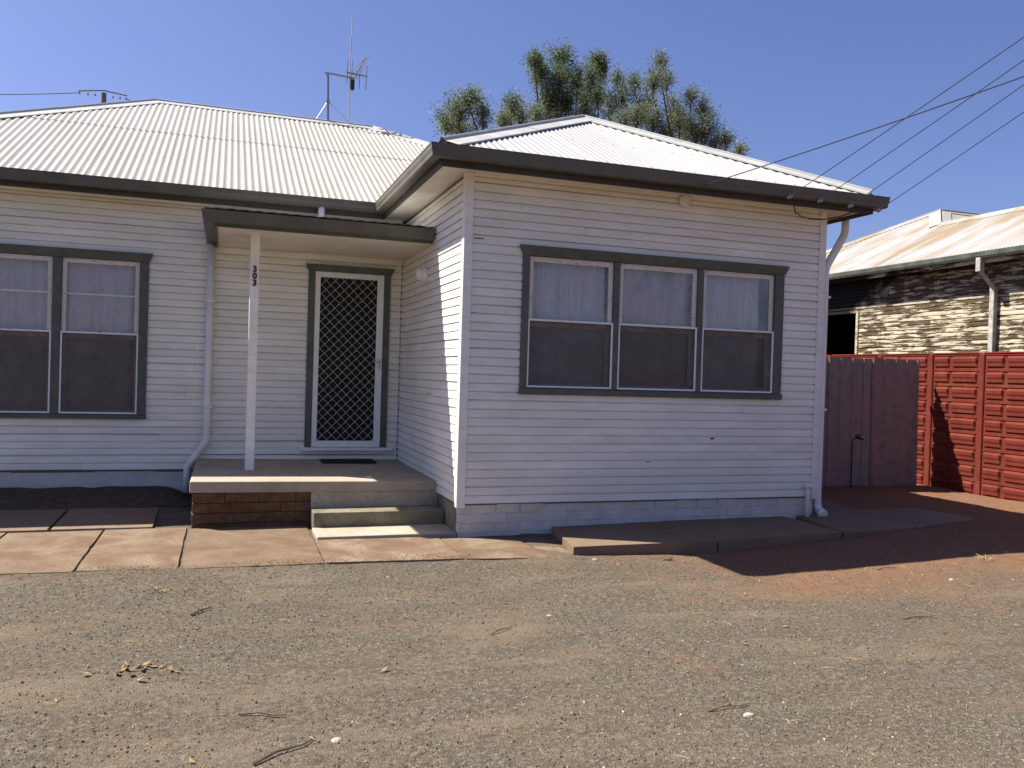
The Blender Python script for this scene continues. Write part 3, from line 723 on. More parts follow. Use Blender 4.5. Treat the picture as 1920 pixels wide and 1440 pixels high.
# painted edge strip: the pale worn nosing shows on the top step
# --- door: architrave, security screen door with diamond grille, inner door behind
YO = D-.021
dw = MB(); dw.bbox(-1.146, -1.070, YO-.026, D, .548, 2.640, .004); dw.bbox(-.247, -.172, YO-.026, D, .548, 2.640, .004)
dw.add([(-1.150, YO-.028, 2.636), (-.168, YO-.028, 2.636), (-.132, YO-.062, 2.716), (-1.183, YO-.062, 2.716), (-1.150, D, 2.636), (-.168, D, 2.636), (-.132, D, 2.716), (-1.183, D, 2.716)],
       [(0, 1, 2, 3), (7, 6, 5, 4), (3, 2, 6, 7), (4, 5, 1, 0), (0, 3, 7, 4), (1, 5, 6, 2)])
door = dw.build('front_door', M_green, house)
MB().bbox(-1.195, -.100, D-.105, D, .506, .547, .008).build('door_sill', M_trim, door)
MB().bbox(-1.168, -.128, D-.062, D, .470, .5055, .005).build('sill_moulding', M_trim, door)
c = MB(); y0, y1 = D-.040, D-.008
c.bbox(-1.068, -1.006, y0, y1, .552, 2.638, .004); c.bbox(-.330, -.250, y0, y1, .552, 2.638, .004)
c.bbox(-1.0055, -.3305, y0, y1, 2.572, 2.638, .004); c.bbox(-1.0055, -.3305, y0, y1, .552, .626, .004)
c.build('screen_door_frame', M_alu, door)
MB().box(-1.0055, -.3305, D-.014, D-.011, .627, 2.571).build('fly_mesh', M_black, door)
gx0, gx1, gz0, gz1 = -1.006, -.330, .626, 2.572; P = .1085; yb = D-.024
def clipbar(x, z, sx):
    """diagonal bar from (x,z) going up with slope sx, clipped to the panel"""
    L = 4.0; pts = []
    t0, t1 = -L, L
    for p, d, lo, hi in ((x, sx, gx0, gx1), (z, 1.0, gz0, gz1)):
        a, b2 = (lo-p)/d, (hi-p)/d; a, b2 = min(a, b2), max(a, b2); t0, t1 = max(t0, a), min(t1, b2)
    return (t0, t1)
for sx in (1, -1):
    k = -40
    while k < 40:
        zz = gz0+k*P; tt = clipbar(gx0, zz, sx) if sx > 0 else clipbar(gx1, zz, sx); x = gx0 if sx > 0 else gx1; k += 1
        if tt[1]-tt[0] < .02: continue
        a = (x+sx*tt[0], zz+tt[0]); e = (x+sx*tt[1], zz+tt[1]); n = max(2, int((tt[1]-tt[0])/(P/4)))
        pts = []
        for i in range(n+1):
            q = i/n; pts.append((a[0]+(e[0]-a[0])*q, yb-.003*sx, a[1]+(e[1]-a[1])*q))
        MB().tube([pts[0], pts[-1]], .0034, 5).build('grille_bar', M_grille, door)
c = MB()                                       # cast knuckles where the bars cross
iz = 0
for i in range(14):
    for j in range(60):
        x = gx0+i*P/2; z = gz0+j*P/2
        if (i+j) % 2 == 0 and gx0 < x < gx1 and gz0+.01 < z < gz1-.01: c.disc((x, yb+.002, z), (0, -1, 0), [(.008, 0), (.006, .008)], 6)
tag(c.build('grille_knuckles', M_grille, door), kind='stuff')
MB().bbox(-.300, -.280, D-.075, D-.040, 1.50, 1.62, .004).build('lock_plate', M_alupale, door)
MB().tube(bend([(-.290, D-.075, 1.585), (-.290, D-.095, 1.585), (-.365, D-.098, 1.580)], .02), .008, 8).build('door_handle', M_alupale, door, True)
MB().box(-1.06, -.26, D+.055, D+.09, .50, 2.65).build('inner_door', M_dark, door)
MB().tube([(-.862, D+.035, 1.66), (-.862, D+.035, 2.27)], .010, 8).build('pull_handle', M_alupale, door)

# --- windows
def frame_box(b, x0, x1, z0, z1, w, y0, y1, wt=None, wb=None):
    wt = wt or w; wb = wb or w
    b.bbox(x0, x0+w, y0, y1, z0, z1, .003); b.bbox(x1-w, x1, y0, y1, z0, z1, .003)
    b.bbox(x0+w+.0005, x1-w-.0005, y0, y1, z1-wt, z1, .003); b.bbox(x0+w+.0005, x1-w-.0005, y0, y1, z0, z0+wb, .003)
def window(Y, xs, z0, z1, zm, hx0, hx1, ztop, zbot, bar, lab):
    """xs: (left,right) of each light; head from hx0 to hx1"""
    YO = Y-.021; jl, jr = hx0+.036, hx1-.036; b = MB()
    b.bbox(jl, xs[0][0]-.002, YO-.022, Y, z0-.003, z1+.003, .004); b.bbox(xs[-1][1]+.002, jr, YO-.022, Y, z0-.003, z1+.003, .004)
    for p, q in zip(xs, xs[1:]): b.bbox(p[1]+.002, q[0]-.002, YO-.016, Y, z0-.003, z1+.003, .004)
    zc = z1+.0035
    b.add([(jl-.004, YO-.024, zc), (jr+.004, YO-.024, zc), (hx1, YO-.055, ztop), (hx0, YO-.055, ztop), (jl-.004, Y, zc), (jr+.004, Y, zc), (hx1, Y, ztop), (hx0, Y, ztop)],
          [(0, 1, 2, 3), (7, 6, 5, 4), (3, 2, 6, 7), (4, 5, 1, 0), (0, 3, 7, 4), (1, 5, 6, 2)])
    b.bbox(jl-.006, jr+.006, YO-.040, Y, zbot, z0-.0035, .005)
    win = b.build('window', M_green, house); win['label'] = lab
    for i, (a, e) in enumerate(xs):
        s = MB(); frame_box(s, a, e, zm-.012, z1, .045, Y-.006, Y+.030, .05, .03)
        if bar: s.box(a+.046, e-.046, Y+.004, Y+.020, (zm+z1)/2-.008+.02, (zm+z1)/2+.008+.02)
        s.build('upper_sash', M_old, win)
        s = MB(); frame_box(s, a, e, z0, zm-.012, .045, Y+.034, Y+.066); s.build('lower_sash', M_old, win)
        MB().box(a+.040, e-.040, Y+.0105, Y+.0135, zm+.015, z1-.045).build('pane', M_glass, win)
        MB().box(a+.040, e-.040, Y+.0485, Y+.0515, z0+.04, zm-.05).build('pane', M_glass, win)
        s = MB(); frame_box(s, a-.004, e+.004, z0+.004, zm+.014, .019, YO-.012, YO+.006); s.build('screen_frame', M_alu, win)
        MB().box(a+.014, e-.014, YO-.003, YO-.001, z0+.022, zm-.004).build('fly_screen', M_screen, win)
        s = MB().bbox((a+e)/2-.02, (a+e)/2+.02, Y-.022, Y-.004, zm+.0145, zm+.024, .003); s.build('sash_catch', M_steel, win)
    # timber reveal between outer frame and room
    r = MB(); a, e = xs[0][0]-.004, xs[-1][1]+.004
    r.box(a-.012, a, Y+.004, Y+.095, z0, z1).box(e, e+.012, Y+.004, Y+.095, z0, z1); r.build('reveal', M_old, win)
    return win
fwx = [(.612, 1.483), (1.548, 2.413), (2.478, 3.326)]
window(0, fwx, 1.366, 2.600, 2.000, .505, 3.469, 2.692, 1.304, False, 'three light window in green frame on the front room')
lwx = [(-4.640, -3.838), (-3.745, -2.975)]
window(D, lwx, .910, 2.606, 1.795, -4.79, -2.844, 2.701, .862, True, 'tall two light window in green frame left of porch')
def curtain(x0, x1, z0, z1, Y, waves, amp, label, group, mat=None):
    nx_ = 90; v = []; f = []; zsn = [z0, z0+(z1-z0)*.5, z1]; ph = random.uniform(0, 6)
    for i in range(nx_+1):
        u = i/nx_; x = x0+(x1-x0)*u
        for j, z in enumerate(zsn):
            w = math.sin(u*waves*6.283+ph+.5*math.sin(u*9+ph))*.6+math.sin(u*waves*2.3*6.283+ph*2)*.3
            v.append((x+.01*math.sin(j*2+u*12), Y+amp*w*(1-.35*j/2), z))
    for i in range(nx_):
        for j in range(2): f.append((i*3+j, (i+1)*3+j, (i+1)*3+j+1, i*3+j+1))
    o = mk('curtain', v, f, mat or M_curtain, None, True, loc=((x0+x1)/2, Y, z0)); return tag(o, label, 'curtain', group)
CG_ = 'sheer curtains behind the windows'
curtain(.60, 1.44, 1.36, 2.62, .130, 4, .060, 'white sheer curtain behind the left light of the three light window', CG_, M_curtain2)
curtain(1.50, 2.40, 1.36, 2.62, .120, 3, .045, 'white sheer curtain behind the middle light of the three light window', CG_, M_curtain3)
curtain(2.42, 3.22, 1.36, 2.62, .120, 3, .045, 'white sheer curtain behind the right light of the three light window', CG_)
curtain(-4.66, -3.80, .90, 2.62, D+.125, 3, .050, 'white sheer curtain behind the window light at the left picture edge', CG_)
curtain(-3.78, -2.96, .90, 2.62, D+.125, 3, .050, 'white sheer curtain behind the tall window light nearest the porch', CG_)

# --- wall lamp, door mat
wlp = empty('wall_lamp', (-.02, 1.50, 2.54), 'round white bulkhead lamp on the side wall beside the front door', 'lamp')
MB().disc((-.020, 1.50, 2.54), (-1, 0, 0), [(.082, 0), (.086, .01), (.086, .045), (.078, .052)], 24).build('lamp_base', M_pipe, wlp, True)
MB().disc((-.072, 1.50, 2.54), (-1, 0, 0), [(.072, 0), (.070, .02), (.058, .045), (.035, .062), (.010, .069)], 24).build('lamp_dome', M_lightdome, wlp, True)
mat_ = MB().bbox(-.98, -.36, 2.30, 2.66, .406, .422, .005).build('door_mat', M_rubber, None, loc=(-.67, 2.48, .41)); tag(mat_, 'black rubber door mat on the porch floor', 'door mat')

# ================================================================== ROOF AERIAL
an = empty('tv_antenna', (-.575, YR, ZR), 'grey television aerial on a cranked mast above the ridge', 'antenna')
ay = YR
MB().tube([(-.570, ay, ZR+.02), (-.590, ay, 6.275)], .018, 8).build('mast', M_steel, an)
MB().tube([(-.64, ay, 6.275), (-.55, ay, 6.280), (-.18, ay-.02, 6.250)], .016, 8).build('arm', M_steel, an)
MB().tube([(-.580, ay, 5.83), (-.755, ay-.05, ZR+.04)], .007, 6).build('stay', M_steel, an)
MB().tube([(-.580, ay, 5.83), (-.22, ay-.05, ZR+.03)], .009, 6).build('stay', M_alupale, an)
MB().tube([(-.580, ay, 5.86), (-.580, ay, 5.80)], .028, 8).build('collar', M_steel, an)
# long vertical rods of the older VHF array
for dx, z0, z1, dy in ((-.245, 5.60, 6.95, .0), (-.215, 5.52, 7.36, .15), (-.195, 5.56, 7.30, .30), (-.165, 5.72, 6.85, .45)):
    MB().tube([(dx-.01, ay+dy, z0), (dx+.012, ay+dy, z1)], .0065, 6).build('rod', M_alupale, an)
MB().tube([(-.235, ay-.05, 6.245), (-.17, ay+.55, 6.27)], .013, 6).build('boom', M_steel, an)
# short UHF yagi pointing up to the right with cross elements
A0, A1 = Vector((-.245, ay-.05, 6.10)), Vector((.045, ay+.25, 6.72))
MB().tube([A0, A1], .012, 6).build('boom', M_steel, an)
for i in range(12):
    q = A0.lerp(A1, .28+i*.065); MB().tube([q+Vector((-.05, .10, .02)), q+Vector((.05, -.10, -.02))], .006, 5).build('element', M_steel, an)
MB().tube([(-.30, ay, 6.345), (.045, ay, 6.315)], .014, 6).build('crossbar', M_steel, an)
for x, z0, z1 in ((-.285, 6.15, 6.55), (-.215, 6.16, 6.52), (-.085, 6.10, 6.48), (.025, 6.10, 6.50)):
    MB().tube([(x, ay, z0), (x+.01, ay, z1)], .007, 6).build('element', M_steel, an)
MB().bbox(-.225, -.165, ay-.06, ay+.02, 6.06, 6.22, .008).build('balun_box', M_cable, an)

# ================================================================== SERVICE LINES, STREET POLE
ends = [((2.185, -.455, 3.330), (4.2, -10.5, 4.40)), ((3.135, -.520, 3.325), (4.0, -10.5, 6.70)), ((3.496, -.520, 3.322), (4.35, -10.5, 7.04)),
        ((3.869, -.520, 3.306), (4.7, -10.5, 7.40)), ((4.225, -.520, 3.296), (5.05, -10.5, 7.48))]
wlab = ['thin black telephone line running to the middle of the front gutter', 'overhead service wire ending at the insulator furthest from the house corner',
        'overhead service wire ending at the second insulator along the gutter', 'overhead service wire ending at the third insulator along the gutter',
        'overhead service wire ending at the insulator nearest the gutter corner']
for (A, B), lb in zip(ends, wlab):
    A, B = Vector(A), Vector(B); pts = []
    for i in range(25):
        q = i/24; p = A.lerp(B, q); p.z -= .10*4*q*(1-q)*(1 if A.x > 3 else 1.6); pts.append(p)
    tag(MB().tube(pts, .0042 if A.x > 3 else .0048, 6).build('service_wire', M_cable, None, loc=A), lb, 'wire', 'overhead lines to the front gutter')
for (A, B) in ends[1:]:
    x, y, z = A
    b = MB().tube([(x+.02, -.45, z-.03), (x, y+.02, z)], .008, 6)
    ins = MB().disc((x+.012, y+.062, z-.012), (-.1, -1, .15), [(.008, -.03), (.018, -.026), (.018, -.010), (.010, -.006), (.010, .006), (.020, .010), (.020, .024), (.008, .03)], 12).build('insulator', M_porc, house, True)
    b.build('hook', M_steel, ins)
MB().tube(bend([(3.20, -.45, 3.27), (3.26, -.40, 3.17), (3.36, -.30, 3.20), (3.50, -.20, 3.185), (3.66, -.06, 3.22)], .05), .006, 6).build('lead_cable', M_cable, house)
MB().tube(bend([(3.92, -.45, 3.24), (3.86, -.35, 3.20), (3.76, -.2, 3.185), (3.68, -.06, 3.21)], .05), .006, 6).build('lead_cable', M_cable, house)
sp = empty('street_pole', (4.52, -10.6, 0), 'timber street pole carrying the service wires behind the viewer', 'pole')
MB().tube([(4.52, -10.6, -.3), (4.52, -10.6, 8.2)], [.15, .11], 12).build('pole', M_timberpole, sp)
MB().box(3.80, 5.25, -10.55, -10.46, 6.96, 7.06).build('crossarm', M_timberpole, sp)
up_ = empty('utility_pole', (-8.0, 36, 0), 'distant power pole showing above the left roof hip', 'pole')
MB().tube([(-7.70, 36, -.2), (-7.70, 36, 14.0)], [.18, .11], 10).build('pole', M_timberpole, up_)
MB().tube([(-8.75, 35.9, 13.93), (-7.70, 35.85, 14.08), (-6.70, 35.9, 13.98)], .03, 6).build('crossarm', M_timberpole, up_)
MB().tube([(-8.75, 35.9, 12.83), (-7.70, 35.85, 12.93), (-6.95, 35.9, 12.88)], .05, 6).build('crossarm', M_timberpole, up_)
for x in (-8.7, -8.35, -8.05, -7.3, -7.0, -6.75):
    MB().disc((x, 35.9, 13.78), (0, 0, 1), [(.02, 0), (.04, .03), (.03, .07), (.02, .12)], 8).build('insulator', M_steel, up_)
for A, B, lb in (((-8.7, 35.9, 13.85), (-30, 36, 14.2), 'upper thin power line left of the distant pole'), ((-8.7, 35.9, 12.95), (-30, 36, 13.7), 'lower thin power line left of the distant pole'),
                 ((-6.75, 35.9, 13.85), (14, 62, 14.3), 'thin power line dropping right from the distant pole')):
    A, B = Vector(A), Vector(B); pts = []
    for i in range(17):
        q = i/16; p = A.lerp(B, q); p.z -= 1.1*4*q*(1-q); pts.append(p)
    tag(MB().tube(pts, .019, 5).build('power_line', M_cable, None, loc=A), lb, 'wire', 'lines on the distant pole')

# ================================================================== GATE, TAP, RED WALL
gt = empty('sheet_iron_gate', (5.7, 2.16, 0), 'faded pink and grey ribbed iron gate in shade beside the house', 'gate')
def ribsheet(x0, x1, y, z0, z1, lean, mat, parent):
    n = int((x1-x0)/.012); v = []; f = []
    for i in range(n+1):
        x = x0+(x1-x0)*i/n; q = ((x-x0) % .195)/.195; r = .022*float(sst(.0, .09, np.array(q))*(1-sst(.20, .29, np.array(q))))+.003*float(sst(.60, .63, np.array(q))*(1-sst(.68, .71, np.array(q))))
        for z in (z0, (z0+z1)/2, z1): v.append((x+lean*(z-z0)+.003*math.sin(z*5+x), y-r, z+.006*math.sin(x*3.1)))
    for i in range(n):
        for k in (0, 1): f.append((i*3+k, (i+1)*3+k, (i+1)*3+k+1, i*3+k+1))
    return mk('iron_sheet', v, f, mat, parent)
for x0, x1, y, z1, ln in ((4.0, 4.78, 2.160, 1.83, 0), (4.76, 5.54, 2.150, 1.835, 0), (5.52, 5.86, 2.158, 1.835, .0), (5.85, 6.62, 2.150, 1.853, -.01), (6.60, 7.42, 2.135, 1.868, -.012)):
    ribsheet(x0, x1, y, .015, z1, ln, M_iron, gt)
MB().box(4.0, 7.34, 2.175, 2.22, .35, .42).build('rail', M_timberpole, gt)
MB().box(4.0, 7.34, 2.175, 2.22, 1.50, 1.57).build('rail', M_timberpole, gt)
MB().box(3.99, 4.07, 2.175, 2.25, -.1, 1.78).build('post', M_timberpole, gt)
MB().box(6.55, 6.63, 2.225, 2.30, -.1, 1.80).build('post', M_timberpole, gt)
tp = empty('garden_tap', (6.14, 1.98, 0), 'dark garden tap on a standpipe in front of the iron gate', 'tap')
MB().tube(bend([(6.14, 1.98, -.1), (6.14, 1.98, .74), (6.20, 1.93, .76)], .03), .0085, 8).build('standpipe', M_cable, tp, True)
MB().disc((6.20, 1.93, .76), (.7, -.6, -.35), [(.017, -.04), (.022, -.02), (.022, .02), (.013, .03), (.012, .07)], 10).build('spout', M_cable, tp, True)
MB().tube([(6.165, 1.96, .80), (6.235, 1.90, .80)], .007, 6).tube([(6.20, 1.93, .76), (6.20, 1.93, .80)], .006, 6).build('tap_handle', M_cable, tp)

rw = empty('red_panel_wall', (7.62, 1.0, 0), 'red painted precast concrete panel wall along the right boundary', 'wall')
FX = 7.60; ZW = 1.955; PH = .2135
ys = [-5.66, -4.41, -3.16, -1.91, -.76, .34, 1.235, 2.10, 3.10, 4.25, 5.5, 6.75]
def panel(y0, y1, z0, z1):
    """precast panel with two raised, double-bevelled fields"""
    v = []; f = []; x = FX
    b = MB(); b.box(x, x+.05, y0, y1, z0+.0004, z1-.0004)
    mid = y0+(y1-y0)*.60
    for a, c in ((y0+.020, mid-.022), (mid+.022, y1-.020)):
        zs_ = [z0+.022, z0+.045, z0+.085, z0+.108, z0+.150, z1-.030]
        hs = [0, .016, .018, .027, .030, 0]
        v = []; m = len(zs_)
        for yy, s in ((a, 0), (a+.022, 1), (c-.022, 1), (c, 0)):
            for zz, h in zip(zs_, hs): v.append((x-.0005-h*s, yy, zz))
        f = [(i*m+j, i*m+j+1, (i+1)*m+j+1, (i+1)*m+j) for i in range(3) for j in range(m-1)]
        b.add(v, f)
    # thin raised bead above the fields
    b.box(x-.012, x-.0005, y0+.006, y1-.006, z1-.022, z1-.009)
    return b.build('panel', M_red, rw)
for y0, y1 in zip(ys, ys[1:]):
    for k in range(9):
        z0 = ZW-(k+1)*PH
        panel(y0+.048, y1-.048, z0, z0+PH)
    MB().bbox(FX-.020, FX+.075, y0-.047, y0+.047, -.2, ZW+.012, .010).build('wall_post', M_red, rw)
    MB().bbox(FX-.012, FX+.062, y0+.050, y1-.050, ZW, ZW+.022, .006).build('coping', M_red, rw)

# ================================================================== BURNT NEIGHBOUR
NX = 10.5; NE = 10.05; NZ = 3.80; NK = .5
nb = empty('burnt_neighbour_house', (NX, 4, 0), 'fire damaged timber house with rusty roof behind the red wall', 'house')
HB0, HB1 = 4.35, 11.45; HM = (HB0+HB1)/2; NY0 = -4.5
wy0, wy1, wz0, wz1 = 6.93, 8.05, .9, 2.99
M_save = M_wallback
b = MB()
us = sorted({NY0+.4, HB1-.45, wy0, wy1}); zs = sorted({0., NZ-.02, wz0, wz1})
for a, c in zip(us, us[1:]):
    for e, g in zip(zs, zs[1:]):
        if a >= wy0-.01 and c <= wy1+.01 and e >= wz0-.01 and g <= wz1+.01: continue
        b.box(NX+.004, NX+.10, a, c, e, g)
b.build('wall', M_black, nb)
def nb_special(row, p, q):
    r = random.random()
    if r < .10: return dict(tilt=random.uniform(-.02, .012), lift=.012)
    return dict(lift=.007)
random.seed(21)
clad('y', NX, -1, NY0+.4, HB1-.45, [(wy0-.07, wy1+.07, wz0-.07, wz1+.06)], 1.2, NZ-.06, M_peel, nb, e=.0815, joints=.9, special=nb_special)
b = MB(); frame_box(b, 0, 1, 0, 1, .1, 0, 1); b = MB()
b.box(NX-.05, NX+.05, wy0-.065, wy0, wz0-.06, wz1+.055).box(NX-.05, NX+.05, wy1, wy1+.065, wz0-.06, wz1+.055).box(NX-.055, NX+.05, wy0+.0005, wy1-.0005, wz1+.002, wz1+.055).box(NX-.07, NX+.05, wy0+.0005, wy1-.0005, wz0-.06, wz0)
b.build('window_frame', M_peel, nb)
MB().box(NX+2.4, NX+2.5, wy0-1.2, wy1+1.2, 0, 3.7).box(NX+.1, NX+2.4, wy0-1.2, wy0-1.1, 0, 3.7).box(NX+.1, NX+2.4, wy1+1.1, wy1+1.2, 0, 3.7).box(NX+.1, NX+2.5, wy0-1.2, wy1+1.2, 3.6, 3.7).box(NX+.1, NX+2.5, wy0-1.2, wy1+1.2, -.02, .05).build('burnt_room', M_black, nb)
MB().box(NX-.045, NX-.022, 6.05, 6.25, 3.27, 3.40).build('wall_vent', simple('sooty_vent', (.12, .11, .10), .8), nb)
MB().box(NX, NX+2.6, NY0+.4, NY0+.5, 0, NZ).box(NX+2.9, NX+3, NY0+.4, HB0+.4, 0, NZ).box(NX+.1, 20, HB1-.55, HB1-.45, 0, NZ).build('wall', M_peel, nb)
def nb_lim(uu):
    y = NY0+uu; a = 0
    if y < HM-.2: a = min(uu, 2.32)
    return .03, max(a, 3.55-abs(y-HM))
roof_face((NE, NY0, 0), (0, 1, 0), (1, 0, 0), HB1-NY0, nb_lim, M_rust, nb, z0=NZ, k=NK, amp=.008, seg=4)
# higher main roof running back: slope facing the street, and its ridge
def nb_lim2(uu): return max(0.03, min(2.9-uu if uu < 2.9 else .03, 3.5)), min(3.55, uu)
roof_face((NE, HB0, 0), (1, 0, 0), (0, 1, 0), 9.5, lambda q: (.03, min(3.55, q)), M_rust, nb, z0=NZ, k=NK, amp=.008, seg=4)
roof_face((NE, HB1, 0), (1, 0, 0), (0, -1, 0), 9.5, lambda q: (.03, min(3.55, q)), M_rust, nb, z0=NZ, k=NK, amp=.008, seg=3)
roof_face((NE+4.64, NY0, 0), (0, 1, 0), (-1, 0, 0), HM-NY0, lambda q: (.03, min(q, 2.32)), M_rust, nb, z0=NZ, k=NK, amp=.008, seg=3)
nn = lambda a, b_: Vector((-NK*a, -NK*b_, 1)).normalized()
AP = (NE+3.55, HM, NZ+NK*3.55)
cap(AP, (NE+.05, HB1-.05, NZ+.03), nn(1, 0), nn(0, -1), M_rust, nb, 'hip_cap', w=.20)
cap(AP, (NE+2.32, HB0+2.32, NZ+NK*2.32), nn(1, 0), nn(0, 1), M_zincpipe, nb, 'hip_cap', w=.24)
cap(AP, (NE+9.5, HM, AP[2]), nn(0, 1), nn(0, -1), M_rust, nb, 'ridge_cap', w=.20)
cap((NE+2.32, NY0+2.32, NZ+NK*2.32), (NE+2.32, HB0+2.32, NZ+NK*2.32), nn(1, 0), nn(-1, 0), M_rust, nb, 'ridge_cap', w=.18)
NE_POLY = [(NE, HB1), (NE, NY0), (NE+4.6, NY0)]
sweep('gutter', NE_POLY, [(-.10, NZ+.01), (-.10, NZ-.09), (-.02, NZ-.10), (0, NZ-.06), (.004, NZ+.015), (-.01, NZ+.016), (-.015, NZ-.05), (-.09, NZ-.07)], M_patina, nb, closed=False, ring=True)
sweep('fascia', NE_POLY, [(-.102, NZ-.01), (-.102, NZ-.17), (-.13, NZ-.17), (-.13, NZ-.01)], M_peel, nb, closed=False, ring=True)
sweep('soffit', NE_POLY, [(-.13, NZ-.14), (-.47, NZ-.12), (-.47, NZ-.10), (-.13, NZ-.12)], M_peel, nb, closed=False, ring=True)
py = 3.60
MB().bbox(NE+.01, NE+.11, py-.05, py+.05, NZ-.32, NZ-.06, .008).build('downpipe_head', M_zincpipe, nb)
c = MB().tube([(NE+.06, py, NZ-.30), (NX-.08, py-.02, NZ-.58)], .048, 4); c.bbox(NX-.125, NX-.03, py-.068, py+.028, .1, NZ-.56, .006); c.build('downpipe', M_zincpipe, nb)

# ================================================================== TREES BEHIND THE HOUSE
def at(px, py, Y):
    d = F_+R_*((px-960)/1569.97)+U_*((720-py)/1569.97); s = (Y-CAM.y)/d.y; return CAM+d*s
def tree(name, label, base, Y, clumps, leafm, dens, lsize, seed):
    rng = np.random.default_rng(seed); root = empty(name, (base[0], Y, 0), label, 'tree', 'trees behind the house')
    tb = MB(); fork = Vector((base[0], Y, base[1]))
    tb.tube([(base[0]+.1, Y, -.2), (base[0]-.05, Y+.05, base[1]*.5), fork], [.30, .24, .17], 9)
    LV = []; LT = []; cnt = 0
    for (px, py, rx, ry) in clumps:
        yc = Y+rng.uniform(-1.1, 1.1); c = at(px, py, yc); sc = (c-CAM).dot(F_)/1569.97; RX, RZ = rx*sc*1.22, ry*sc*1.12; RY = RX*.85
        # limb from the fork, curving up into the clump
        tip = c+Vector((rng.uniform(-.2, .2)*RX, 0, RZ*.7)); low = c-Vector((0, 0, RZ*.9))
        midp = fork.lerp(low, .55)+Vector((rng.uniform(-.2, .2), rng.uniform(-.2, .2), -.25))
        limb = [fork-Vector((0, 0, .3)), midp, low, c, tip]
        tb.tube(limb, [.06, .036, .020, .011, .005], 6)
        area = RX*RZ; ntw = int(26+60*area); 
        for i in range(ntw):
            u = rng.normal(size=3); u /= np.linalg.norm(u); rr = rng.random()**.60*rng.uniform(.75, 1.06)
            e = c+Vector((u[0]*RX*rr, u[1]*RY*rr, u[2]*RZ*rr))
            q = rng.uniform(0, 1); s0 = low.lerp(c, min(1, q*1.4)) if q < .7 else c.lerp(tip, (q-.7)/.3*.8)
            s0 = s0.lerp(Vector((s0.x, s0.y, min(s0.z, e.z-.05))), .6)
            m = s0.lerp(e, .5)+Vector((0, 0, .08))
            tb.tube([s0, m, e], [.011, .007, .003], 3, cap=False)
            nl = int(dens*rng.uniform(.5, 1.5))
            t = rng.uniform(.35, 1.08, nl)[:, None]; S, Mm, E_ = np.array(s0), np.array(m), np.array(e)
            P = S*(1-t)**2+Mm*2*t*(1-t)+E_*t**2+rng.normal(size=(nl, 3))*np.array([.11, .11, .13])
            dr = rng.normal(size=(nl, 3))+np.array([0, 0, -.35])+0.8*(E_-S)/max(.1, np.linalg.norm(E_-S)); dr /= np.linalg.norm(dr, axis=1)[:, None]
            sd_ = np.cross(dr, rng.normal(size=(nl, 3))); sd_ /= np.linalg.norm(sd_, axis=1)[:, None]
            L = (lsize*rng.uniform(.6, 1.3, nl))[:, None]
            V = np.stack([P, P+dr*L*.45+sd_*L*.15, P+dr*L, P+dr*L*.45-sd_*L*.15], 1).reshape(-1, 3)
            T = (np.array([[0, 1, 2], [0, 2, 3]])[None]+(np.arange(nl)*4)[:, None, None]).reshape(-1, 3)+cnt; cnt += nl*4
            LV.append(V); LT.append(T)
    tb.build('trunk', M_bark, root, True)
    mk_np('crown', np.concatenate(LV), np.concatenate(LT), leafm, root, loc=(base[0], Y, 0))
tree('tree', 'small olive green tree at the left behind the front roof hip', (6.3, 6.3), 17.5,
     [(862, 205, 40, 36), (836, 228, 26, 26), (906, 210, 18, 36), (880, 182, 26, 18), (868, 240, 50, 22), (960, 195, 20, 26), (975, 215, 34, 24), (945, 225, 18, 16), (1005, 215, 18, 24)], M_leaf1, 36, .088, 3)
tree('tree', 'tall dense dark green tree in the middle above the front ridge', (8.4, 7.0), 18.5,
     [(1052, 108, 30, 26), (1003, 112, 14, 18), (1016, 135, 22, 26), (1048, 145, 40, 36), (1030, 185, 34, 30), (1062, 185, 36, 40), (1118, 112, 19, 16), (1108, 145, 18, 32), (1095, 190, 24, 36), (1128, 128, 12, 26), (1082, 150, 16, 34), (1122, 180, 18, 34), (1045, 215, 40, 22), (1100, 225, 34, 20)], M_leaf2, 46, .092, 4)
tree('tree', 'wide airy grey green tree at the right behind the front roof', (12.3, 6.6), 17.0,
     [(1158, 145, 15, 20), (1165, 180, 28, 36), (1190, 155, 12, 18), (1238, 118, 12, 20), (1225, 150, 26, 30), (1250, 150, 16, 26), (1212, 195, 40, 38), (1262, 205, 26, 36), (1295, 182, 28, 16), (1318, 205, 28, 30), (1322, 235, 36, 26), (1285, 235, 36, 30), (1362, 262, 24, 18), (1340, 268, 36, 18), (1245, 250, 48, 26), (1170, 225, 38, 28), (1386, 281, 12, 8), (1145, 200, 22, 40), (1195, 215, 40, 30), (1275, 215, 24, 34), (1305, 250, 40, 24), (1225, 225, 44, 30)], M_leaf3, 31, .085, 5)

# ================================================================== LITTER ON THE YARD
def twig(x, y, ang, L, r, lab, fork=True):
    z = float(gz(x, y))+.008; d = Vector((math.cos(ang), math.sin(ang), 0)); s = Vector((-d.y, d.x, 0)); p = Vector((x, y, z))
    b = MB().tube([p-d*L/2, p-d*L*.1+s*L*.05+Vector((0, 0, .006)), p+d*L*.25-s*L*.02+Vector((0, 0, .004)), p+d*L/2+s*L*.05], [r, r*.9, r*.7, r*.3], 5)
    if fork: b.tube([p+s*L*.03, p+d*L*.15+s*L*.2+Vector((0, 0, .015))], [r*.6, r*.25], 4)
    tag(b.build('twig', M_twig, None, loc=p), lab, 'twig', 'twigs on the gravel')
twig(-1.86, -3.60, -.35, .22, .005, 'short dry twig lying slanted at lower left of the yard')
twig(-1.79, -3.98, .55, .30, .006, 'longer curved twig near the bottom edge left of centre')
twig(-2.15, -1.96, .9, .20, .007, 'forked dark twig on the gravel below the tan paving slabs')
twig(2.30, -3.09, .05, .34, .005, 'thin twig on the gravel at the right side of yard')
